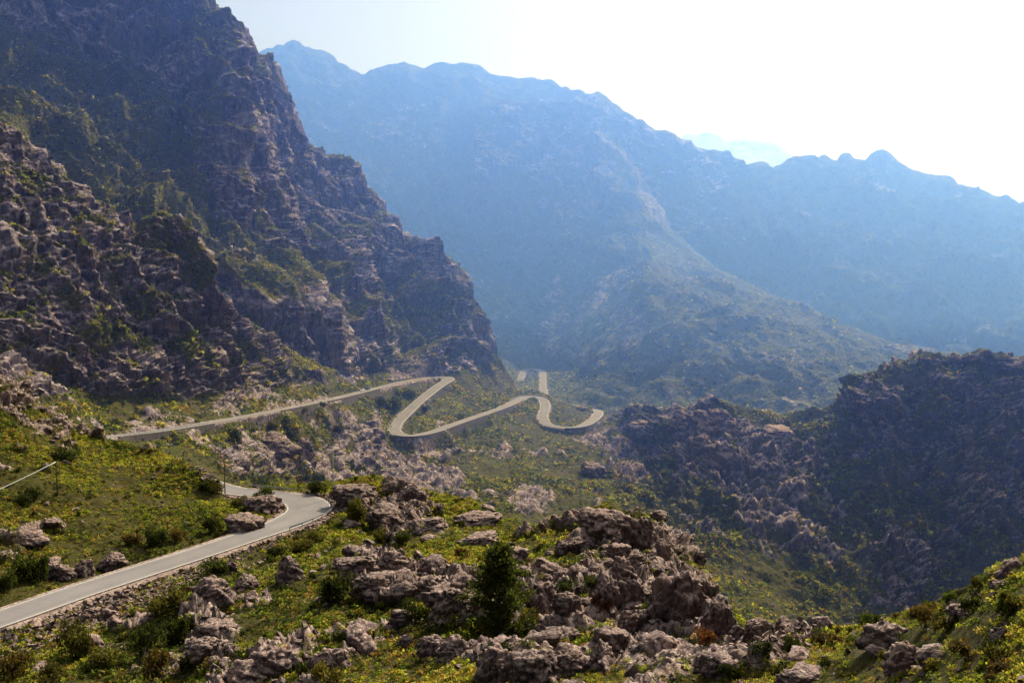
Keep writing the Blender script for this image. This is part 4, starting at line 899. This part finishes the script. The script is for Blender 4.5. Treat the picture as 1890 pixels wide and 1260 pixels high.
def pine(p, h, wd, label):
    root = empty('pine_tree', p); tag(root, label, 'tree')
    r = np.random.default_rng(77); V = []; F_ = []
    def tube(a, b_, r0, r1):
        a, b_ = np.array(a), np.array(b_); ax = (b_ - a) / np.linalg.norm(b_ - a); s_ = np.cross(ax, [.3, .2, .9]); s_ /= np.linalg.norm(s_); t = np.cross(ax, s_); n0 = len(V)
        for c, w_ in ((a, r0), (b_, r1)):
            for q_ in range(7): V.append(c + w_ * (math.cos(q_ * .8976) * s_ + math.sin(q_ * .8976) * t))
        for q_ in range(7): F_.append([n0 + q_, n0 + (q_ + 1) % 7, n0 + 7 + (q_ + 1) % 7, n0 + 7 + q_])
    pts = [np.array([0, 0, -.5])] + [np.array([.12 * math.sin(z * 1.3), .1 * math.cos(z), z * h]) for z in (.15, .35, .55, .75, .93)]
    for j in range(5): tube(pts[j], pts[j + 1], .17 * (1 - j * .18), .17 * (1 - (j + 1) * .18) + .01)
    tips = []
    for j in range(64):
        z = .08 + .88 * (j / 64.); ln = wd * .5 * (1.04 - z) ** .72 * r.uniform(.5, 1.18) * min(1, .7 + z * 2)
        a = j * 2.4 + r.uniform(-.5, .5); st = np.array([.1 * math.sin(z * 1.3), 0, z * h]); en = st + np.array([math.cos(a) * ln, math.sin(a) * ln, r.uniform(.05, .45) * ln + .1])
        tube(st, (st + en) / 2 + np.array([0, 0, .05]), .05, .03); tube((st + en) / 2 + np.array([0, 0, .05]), en, .03, .01)
        for q_ in np.linspace(.35, 1.0, 5): tips.append((st + (en - st) * q_ + r.normal(size=3) * .16, .36 + .3 * r.random()))
    for j in range(10): tips.append((np.array([r.normal() * .15, r.normal() * .15, h * (.9 + .012 * j)]), .2))
    mesh_np('trunk', np.array(V), np.array(F_), M['bark'], True, parent=root)
    c = np.array([t[0] for t in tips]); rr = np.array([t[1] for t in tips]); n = 44; m_ = len(c)
    d = r.normal(size=(m_, n, 3)); d /= np.linalg.norm(d, axis=2)[..., None]; rad = r.random((m_, n, 1)) ** .5
    q_ = c[:, None] + d * rad * rr[:, None, None] * np.array([1.25, 1.25, .75])
    a = d + r.normal(size=(m_, n, 3)) * .4 + np.array([0, 0, .35]); a /= np.linalg.norm(a, axis=2)[..., None]
    b_ = np.cross(a, r.normal(size=(m_, n, 3))); b_ /= np.linalg.norm(b_, axis=2)[..., None]; ls = .17 * (.6 + .8 * r.random((m_, n, 1)))
    W = np.stack([q_ - a * ls, q_ + b_ * ls * .42, q_ + a * ls, q_ - b_ * ls * .42], 2).reshape(-1, 3)
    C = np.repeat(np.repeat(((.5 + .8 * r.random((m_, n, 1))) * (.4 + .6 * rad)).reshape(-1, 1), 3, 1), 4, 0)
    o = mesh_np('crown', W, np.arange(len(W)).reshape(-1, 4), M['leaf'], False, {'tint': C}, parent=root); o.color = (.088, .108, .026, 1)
p = L1.hit(920, 1172); pine(p, 172 * p[1] / FPX, 150 * p[1] / FPX, 'dark green young pine standing alone among the limestone rocks')

# ---------------------------------------------------------------- along the road: walls, guardrails, poles, cars
_rpx, _rpy = project(RD[:, :3])
def ri(px, py, lo=0, hi=None):
    d = (_rpx - px) ** 2 + (_rpy - py) ** 2; d[:lo] = 1e9
    if hi: d[hi:] = 1e9
    return int(d.argmin())
def wall(i0, i1, sgn, hts, label, parapet=.5, thick=.45, group=None):
    """a masonry wall along one road edge; hts = heights below the road along it"""
    root = empty('retaining_wall', tuple(RD[(i0 + i1) // 2, :3] - np.array([0, 0, 3]))); tag(root, label, 'wall', group)
    def strip(o_in, o_out, z1, zfun, nm, mat, batter=0.):
        V = []; F_ = []; K = i1 - i0
        for j, k_ in enumerate(range(i0, i1)):
            hw = RD[k_, 3] / 2; zb = zfun(j / max(1, K - 1))
            for o, z, bt in ((o_in, z1, 0), (o_out, z1, 0), (o_out, zb, batter * (z1 - zb)), (o_in, zb, 0)):
                V.append(np.r_[RD[k_, :2] + RN[k_] * sgn * (hw + o + bt), RD[k_, 2] + z])
        for j in range(K - 1):
            for q_ in range(4): F_.append([j * 4 + q_, j * 4 + (q_ + 1) % 4, j * 4 + 4 + (q_ + 1) % 4, j * 4 + 4 + q_])
        F_ += [[0, 1, 2, 3], [(K - 1) * 4 + q_ for q_ in (3, 2, 1, 0)]]
        o = mesh_np(nm, np.array(V) - np.array(root.location), np.array(F_), mat, False, parent=root); return o
    hx = np.linspace(0, 1, len(hts))
    strip(.25, .25 + thick, parapet, lambda t: -np.interp(t, hx, hts), 'masonry', M['wall'], .1)
    strip(.22, .25 + thick + .04, parapet + .1, lambda t: parapet + .003, 'coping', M['coping'])
U0 = ri(200, 806, ri(330, 871)); U1 = ri(385, 780, U0); 
wall(U0, U1, -1, [.5, 2.5, 3.2, 3, 1], 'long dark retaining wall under the left end of the upper road', .15)
wall(ri(505, 758, U1), ri(590, 741, U1), -1, [.5, 2, 3, 3.5], 'pale retaining wall under the middle of the upper road', .35)
wall(ri(593, 740.5, U1), ri(692, 717, U1), -1, [3.5, 4.5, 6, 6.5, 5], 'high stepped retaining wall under the upper road below the cars', .35)
HP = ri(823, 701); HB = ri(738, 797, HP); LP = ri(972, 731.5, HB)
wall(HP - 2, ri(772, 741, HP), 1, [1, 4, 5, 4, 2], 'retaining wall on the outer side of the upper hairpin', .2)
wall(ri(770, 743, HP), HB - 6, 1, [4, 4, 3, 1], 'pale low wall along the road between the two hairpins', .2)
wall(ri(752, 760, HP), HB - 2, -1, [1, 5, 6, 4], 'pale wall on the left of the road above the lower hairpin', .3)
wall(HB + 1, ri(812, 793, HB), -1, [1, 3.5, 6, 7.5, 7.5], 'curved retaining wall round the lower hairpin', .2)
wall(ri(815, 792, HB), ri(945, 744, HB), -1, [5, 3, 2.4, 2.2, 1.2, .5], 'long shaded retaining wall leading up from the lower hairpin', .2)
wall(ri(950, 740, HB), ri(1003, 737, HB), 1, [1, 1, 1], 'low wall round the top of the loop road', .5)
wall(ri(1040, 788.5, LP), ri(1103, 764, LP), -1, [1, 2.5, 3, 4], 'low wall on the outside of the lowest bend', .35)

def guardrail(i0, i1, sgn, label, off=.45):
    c0 = RD[(i0 + i1) // 2, :3]; root = empty('guardrail', tuple(c0)); tag(root, label, 'guardrail')
    prof = [(0, .46), (.05, .50), (.05, .56), (0, .60), (.05, .64), (.05, .70), (0, .76), (-.03, .76), (-.03, .46)]
    V = []; F_ = []; n = len(prof)
    for k_ in range(i0, i1):
        hw = RD[k_, 3] / 2
        for a, z in prof: V.append(np.r_[RD[k_, :2] + RN[k_] * sgn * (hw + off - a), RD[k_, 2] + z])
    for j in range(i1 - i0 - 1):
        for q_ in range(n): F_.append([j * n + q_, j * n + (q_ + 1) % n, j * n + n + (q_ + 1) % n, j * n + n + q_])
    mesh_np('rail', np.array(V) - c0, np.array(F_), M['metal'], False, parent=root)
    post = None
    for k_ in range(i0, i1, 2):
        hw = RD[k_, 3] / 2; c = np.r_[RD[k_, :2] + RN[k_] * sgn * (hw + off + .1), RD[k_, 2]] - c0; a = math.atan2(RN[k_, 1], RN[k_, 0])
        if post is None:
            bx = np.array([(x, y, z) for x in (-.05, .05) for y in (-.07, .07) for z in (-1.0, .74)])
            post = mesh_np('post', bx, np.array([[0, 1, 3, 2], [4, 6, 7, 5], [0, 4, 5, 1], [2, 3, 7, 6], [0, 2, 6, 4], [1, 5, 7, 3]]), M['metal'], False, parent=root); o = post
        else: o = post.copy(); col.objects.link(o)
        o.parent = root; o.location = c; o.rotation_euler = (0, 0, a)
B0 = ri(505, 975); B1 = ri(565, 926, B0)
guardrail(B0, B1, -1, 'steel guardrail round the outside of the near road bend')
guardrail(ri(512, 914, B1), ri(425, 905, B1), -1, 'thin steel guardrail on the road behind the bend')
guardrail(U0 + 2, U1 - 3, -1, 'steel guardrail along the left end of the upper road', .12)

def tube_mesh(pts, rad, nseg=6):
    pts = np.array(pts, float); K = len(pts); rad = np.broadcast_to(rad, K); V = []; F_ = []
    for j in range(K):
        t = pts[min(j + 1, K - 1)] - pts[max(j - 1, 0)]; t /= np.linalg.norm(t); s_ = np.cross(t, [.31, .17, .93] if abs(t[2]) < .9 else [1, 0, 0]); s_ /= np.linalg.norm(s_); u = np.cross(t, s_)
        for q_ in range(nseg): V.append(pts[j] + rad[j] * (math.cos(q_ * 6.2832 / nseg) * s_ + math.sin(q_ * 6.2832 / nseg) * u))
    for j in range(K - 1):
        for q_ in range(nseg): F_.append([j * nseg + q_, j * nseg + (q_ + 1) % nseg, (j + 1) * nseg + (q_ + 1) % nseg, (j + 1) * nseg + q_])
    V += [pts[0], pts[-1]]; T = [[len(V) - 2, (q_ + 1) % nseg, q_] for q_ in range(nseg)] + [[len(V) - 1, (K - 1) * nseg + q_, (K - 1) * nseg + (q_ + 1) % nseg] for q_ in range(nseg)]
    return np.array(V), [np.array(F_), np.array(T)]
def pole(px, py, top, mat, label, arm=True, r0=.14, L=None):
    p = (L or L1).hit(px, py); h = (py - top) * p[1] / FPX * 1.02
    root = empty('utility_pole', tuple(p)); tag(root, label, 'utility pole')
    mesh_np('shaft', *tube_mesh([(0, 0, -.6), (0, 0, h * .5), (0, 0, h)], [r0, r0 * .85, r0 * .65], 8), mat, True, parent=root)
    if arm:
        mesh_np('crossarm', *tube_mesh([(-1.5, -.12, h - .35), (.6, -.12, h - .35)], .06, 4), M['wood'], False, parent=root)
        for x in (-1.35, -.6, .45):
            mesh_np('insulator', *tube_mesh([(x, -.12, h - .29), (x, -.12, h - .2), (x, -.12, h - .1), (x, -.12, h - .05)], [.04, .08, .07, .03], 8), M['ceramic'], True, parent=root)
    return np.array(p) + np.array([0, 0, h])
T1 = pole(107, 912, 850, M['wood'], 'wooden pole on the left hillside carrying a bright cable', False, .13)
T2 = pole(416, 912, 834, M['wood'], 'dark wooden pole with a crossarm left of the road behind the bend', True, .12)
T3 = pole(617, 916, 832, M['pale_pole'], 'pale slender pole at the outer edge of the road bend', False, .12)
def cable(a, b_, sag, rad, mat, label):
    a, b_ = np.array(a), np.array(b_); t = np.linspace(0, 1, 28)[:, None]; pts = a * (1 - t) + b_ * t; pts[:, 2] -= (4 * sag * t * (1 - t))[:, 0]
    o = mesh_np('cable', *tube_mesh(pts - a, rad, 6), mat, True); o.location = a; tag(o, label, 'cable'); return o
cable(T1 + np.array([0, 0, -.1]), at(-330, 1030, 150), .9, .075, M['cable'], 'bright sunlit cable running from the hillside pole out of the left edge')
cable(T1 + np.array([0, 0, -.12]), T2 + np.array([0, 0, -.2]), 1.6, .018, M['dark_cable'], 'thin dark cable between the hillside pole and the pole with a crossarm')
cable(T2 + np.array([0, 0, -.2]), T3 + np.array([0, 0, -.2]), 1.4, .018, M['dark_cable'], 'thin dark cable between the crossarm pole and the pale pole')

k_ = ri(588, 950); hw = RD[k_, 3] / 2
p = np.r_[RD[k_, :2] - RN[k_] * (hw - .1), RD[k_, 2]]
root = empty('marker_post', tuple(p)); tag(root, 'small grey stone marker post at the outer edge of the near road bend', 'marker post')
mesh_np('shaft', *tube_mesh([(0, 0, -.3), (0, 0, .5), (0, 0, .95), (0, 0, 1.02)], [.22, .19, .13, .06], 8), M['pale_pole'], True, parent=root)
mesh_np('base', *tube_mesh([(0, 0, -.3), (0, 0, .12)], [.34, .28], 8), M['coping'], True, parent=root)

def car(p, head, paint, label, ln=4.1, wd=1.68):
    root = empty('car', tuple(p), head); tag(root, label, 'car')
    # stations along x: front +, each (x, sill z, belt z, roof z, half width at belt, half width at roof)
    st = [(2.02, .42, .62, .62, .62, .55), (1.9, .30, .74, .74, .74, .66), (1.2, .24, .86, .88, .83, .72), (.72, .22, .92, .96, .84, .70), (.05, .22, .94, 1.40, .84, .60), (-.7, .22, .95, 1.46, .84, .61), (-1.3, .24, .96, 1.38, .83, .60), (-1.78, .28, .94, 1.02, .80, .64), (-2.0, .34, .86, .88, .74, .62), (-2.05, .44, .70, .72, .66, .56)]
    V = []; F_ = []
    for x, s_, bz, rz_, hb, hr in st:
        V += [(x, -hb * .94, s_), (x, -hb, (s_ + bz) / 2), (x, -hb * .98, bz), (x, -hr, rz_ - .04), (x, -hr * .6, rz_), (x, hr * .6, rz_), (x, hr, rz_ - .04), (x, hb * .98, bz), (x, hb, (s_ + bz) / 2), (x, hb * .94, s_)]
    for j in range(len(st) - 1):
        for q_ in range(10): F_.append([j * 10 + q_, j * 10 + (q_ + 1) % 10, j * 10 + 10 + (q_ + 1) % 10, j * 10 + 10 + q_])
    e0 = [[0, 9, 8, 1], [1, 8, 7, 2], [2, 7, 6, 3], [3, 6, 5, 4]]; K = (len(st) - 1) * 10
    F_ += [f[::-1] for f in e0] + [[K + q_ for q_ in f] for f in e0]
    mesh_np('body', np.array(V, float), np.array(F_), paint, True, parent=root)
    def panel(nm, quad, mat, n_=None):
        q_ = np.array(quad, float); nn = np.cross(q_[1] - q_[0], q_[3] - q_[0]); nn /= np.linalg.norm(nn); V2 = np.vstack([q_ + nn * .015, q_ - nn * .03])
        return mesh_np(nm, V2, np.array([[0, 1, 2, 3], [7, 6, 5, 4], [0, 4, 5, 1], [1, 5, 6, 2], [2, 6, 7, 3], [3, 7, 4, 0]]), mat, False, parent=root)
    panel('windscreen', [(.70, -.62, 1.0), (.70, .62, 1.0), (.10, .54, 1.385), (.10, -.54, 1.385)], M['glass'])
    panel('rear_window', [(-1.74, .58, 1.05), (-1.74, -.58, 1.05), (-1.34, -.52, 1.36), (-1.34, .52, 1.36)], M['glass'])
    for sg in (-1, 1):
        for x0, x1, x2, x3 in ((.56, -.45, -.45, .06), (-.52, -1.55, -1.28, -.52)):
            qd = [(x0, sg * .835, .97), (x1, sg * .835, .97), (x2, sg * .64, 1.36), (x3, sg * .64, 1.36)]
            panel('side_window', qd if sg < 0 else qd[::-1], M['glass'])
        qd = [(1.97, sg * .40, .58), (1.90, sg * .66, .58), (1.86, sg * .68, .72), (1.93, sg * .42, .72)]
        panel('headlight', qd if sg > 0 else qd[::-1], M['lamp'])
        qd = [(-2.06, sg * .62, .62), (-2.06, sg * .40, .62), (-2.03, sg * .40, .80), (-2.03, sg * .62, .80)]
        panel('tail_light', qd if sg > 0 else qd[::-1], M['red_lamp'])
        mesh_np('mirror', *tube_mesh([(.58, sg * .84, 1.0), (.58, sg * .98, 1.04), (.60, sg * 1.03, 1.04)], [.05, .1, .07], 6), paint, True, parent=root)
        for x in (1.28, -1.25):
            wl = empty('wheel', (x, sg * .76, .31)); wl.parent = root
            th = np.linspace(0, 2 * math.pi, 17)[:-1]
            ring = lambda y, r_: [(r_ * math.cos(t), y, r_ * math.sin(t)) for t in th]
            Vt = np.array(ring(-.09, .2) + ring(-.1, .29) + ring(-.07, .31) + ring(.07, .31) + ring(.1, .29) + ring(.09, .2)); Ft = [[j * 16 + q_, j * 16 + (q_ + 1) % 16, j * 16 + 16 + (q_ + 1) % 16, j * 16 + 16 + q_] for j in range(5) for q_ in range(16)]
            mesh_np('tyre', Vt, np.array(Ft), M['rubber'], True, parent=wl)
            Vr = np.array(ring(-.07, .2) + ring(-.085, .05) + ring(.085, .05) + ring(.07, .2)); Fr = [[j * 16 + q_, j * 16 + (q_ + 1) % 16, j * 16 + 16 + (q_ + 1) % 16, j * 16 + 16 + q_] for j in range(3) for q_ in range(16)]
            mesh_np('rim', Vr, np.array(Fr), M['metal'], True, parent=wl)
    return root
for px, py, off, paint, lab in ((674, 722.5, 1.4, 'car_white', 'small white car on the upper road'), (684, 720, 1.7, 'car_dark', 'small dark car just ahead of the white car on the upper road')):
    k_ = ri(px, py, U1); t = _t[k_]; car(RD[k_, :3] + np.r_[RN[k_] * off, .0], math.atan2(-t[1], -t[0]), M[paint], lab)

# ---------------------------------------------------------------- haze, sky, sun, camera
def haze(name, dens, colr, x0, x1, y0, y1, z0, z1, g=.45):
    m, nt = new_mat(name); b = N(nt)
    vs = b.n('ShaderNodeVolumeScatter', ins={'Color': (*colr, 1), 'Density': dens, 'Anisotropy': g})
    nt.nodes.new('ShaderNodeOutputMaterial'); nt.links.new(vs.outputs[0], nt.nodes['Material Output'].inputs['Volume'])
    V = np.array([[x, y, z] for x in (x0, x1) for y in (y0, y1) for z in (z0, z1)], float)
    tag(mesh_np('haze', V, np.array([[0, 1, 3, 2], [4, 6, 7, 5], [0, 4, 5, 1], [2, 3, 7, 6], [0, 2, 6, 4], [1, 5, 7, 3]]), m, False), kind='structure')
haze('thin_haze', .00030, (.19, .33, 1), -2600, 3200, 225, 6500, -8, 640)
haze('valley_haze', .00052, (.115, .29, 1), -1500, 2600, 450, 2500, -6, 619, .6)
haze('upper_haze', .00060, (.15, .34, 1), -1480, 2580, 655, 2450, 175, 618, .6)

w = bpy.data.worlds.new('World'); sc.world = w; w.use_nodes = True
nt = w.node_tree; bg = nt.nodes['Background']
sky = nt.nodes.new('ShaderNodeTexSky'); sky.sky_type = 'NISHITA'; sky.sun_disc = False
sky.sun_elevation = SUN_EL; sky.sun_rotation = SUN_AZ; sky.altitude = 400; sky.air_density = 1.0; sky.dust_density = 6.5; sky.ozone_density = 1.0
hsv = nt.nodes.new('ShaderNodeHueSaturation'); hsv.inputs['Saturation'].default_value = .42
nt.links.new(sky.outputs[0], hsv.inputs['Color']); nt.links.new(hsv.outputs[0], bg.inputs[0]); bg.inputs[1].default_value = .106
sun = bpy.data.lights.new('sun', 'SUN'); sun.energy = 5.0; sun.angle = R(.5); sun.color = (1, .94, .85)
so = bpy.data.objects.new('sun', sun); col.objects.link(so)
sd = Vector((math.sin(SUN_AZ) * math.cos(SUN_EL), math.cos(SUN_AZ) * math.cos(SUN_EL), math.sin(SUN_EL)))
so.rotation_euler = (-sd).to_track_quat('-Z', 'Y').to_euler(); so.location = (300, 500, 700)
cam = bpy.data.cameras.new('camera'); cam.sensor_width = 36; cam.lens = 36 * FPX / 1890; cam.clip_start = .5; cam.clip_end = 60000
co = bpy.data.objects.new('camera', cam); co.location = (0, 0, ZC); co.rotation_euler = (R(90) - PITCH, 0, 0); col.objects.link(co); sc.camera = co
sc.view_settings.view_transform = 'Standard'; sc.view_settings.look = 'None'; sc.view_settings.exposure = 0
sc.cycles.use_denoising = True
sc.cycles.max_bounces = 6; sc.cycles.diffuse_bounces = 2; sc.cycles.glossy_bounces = 1; sc.cycles.transmission_bounces = 2; sc.cycles.volume_bounces = 2
sc.cycles.transparent_max_bounces = 8
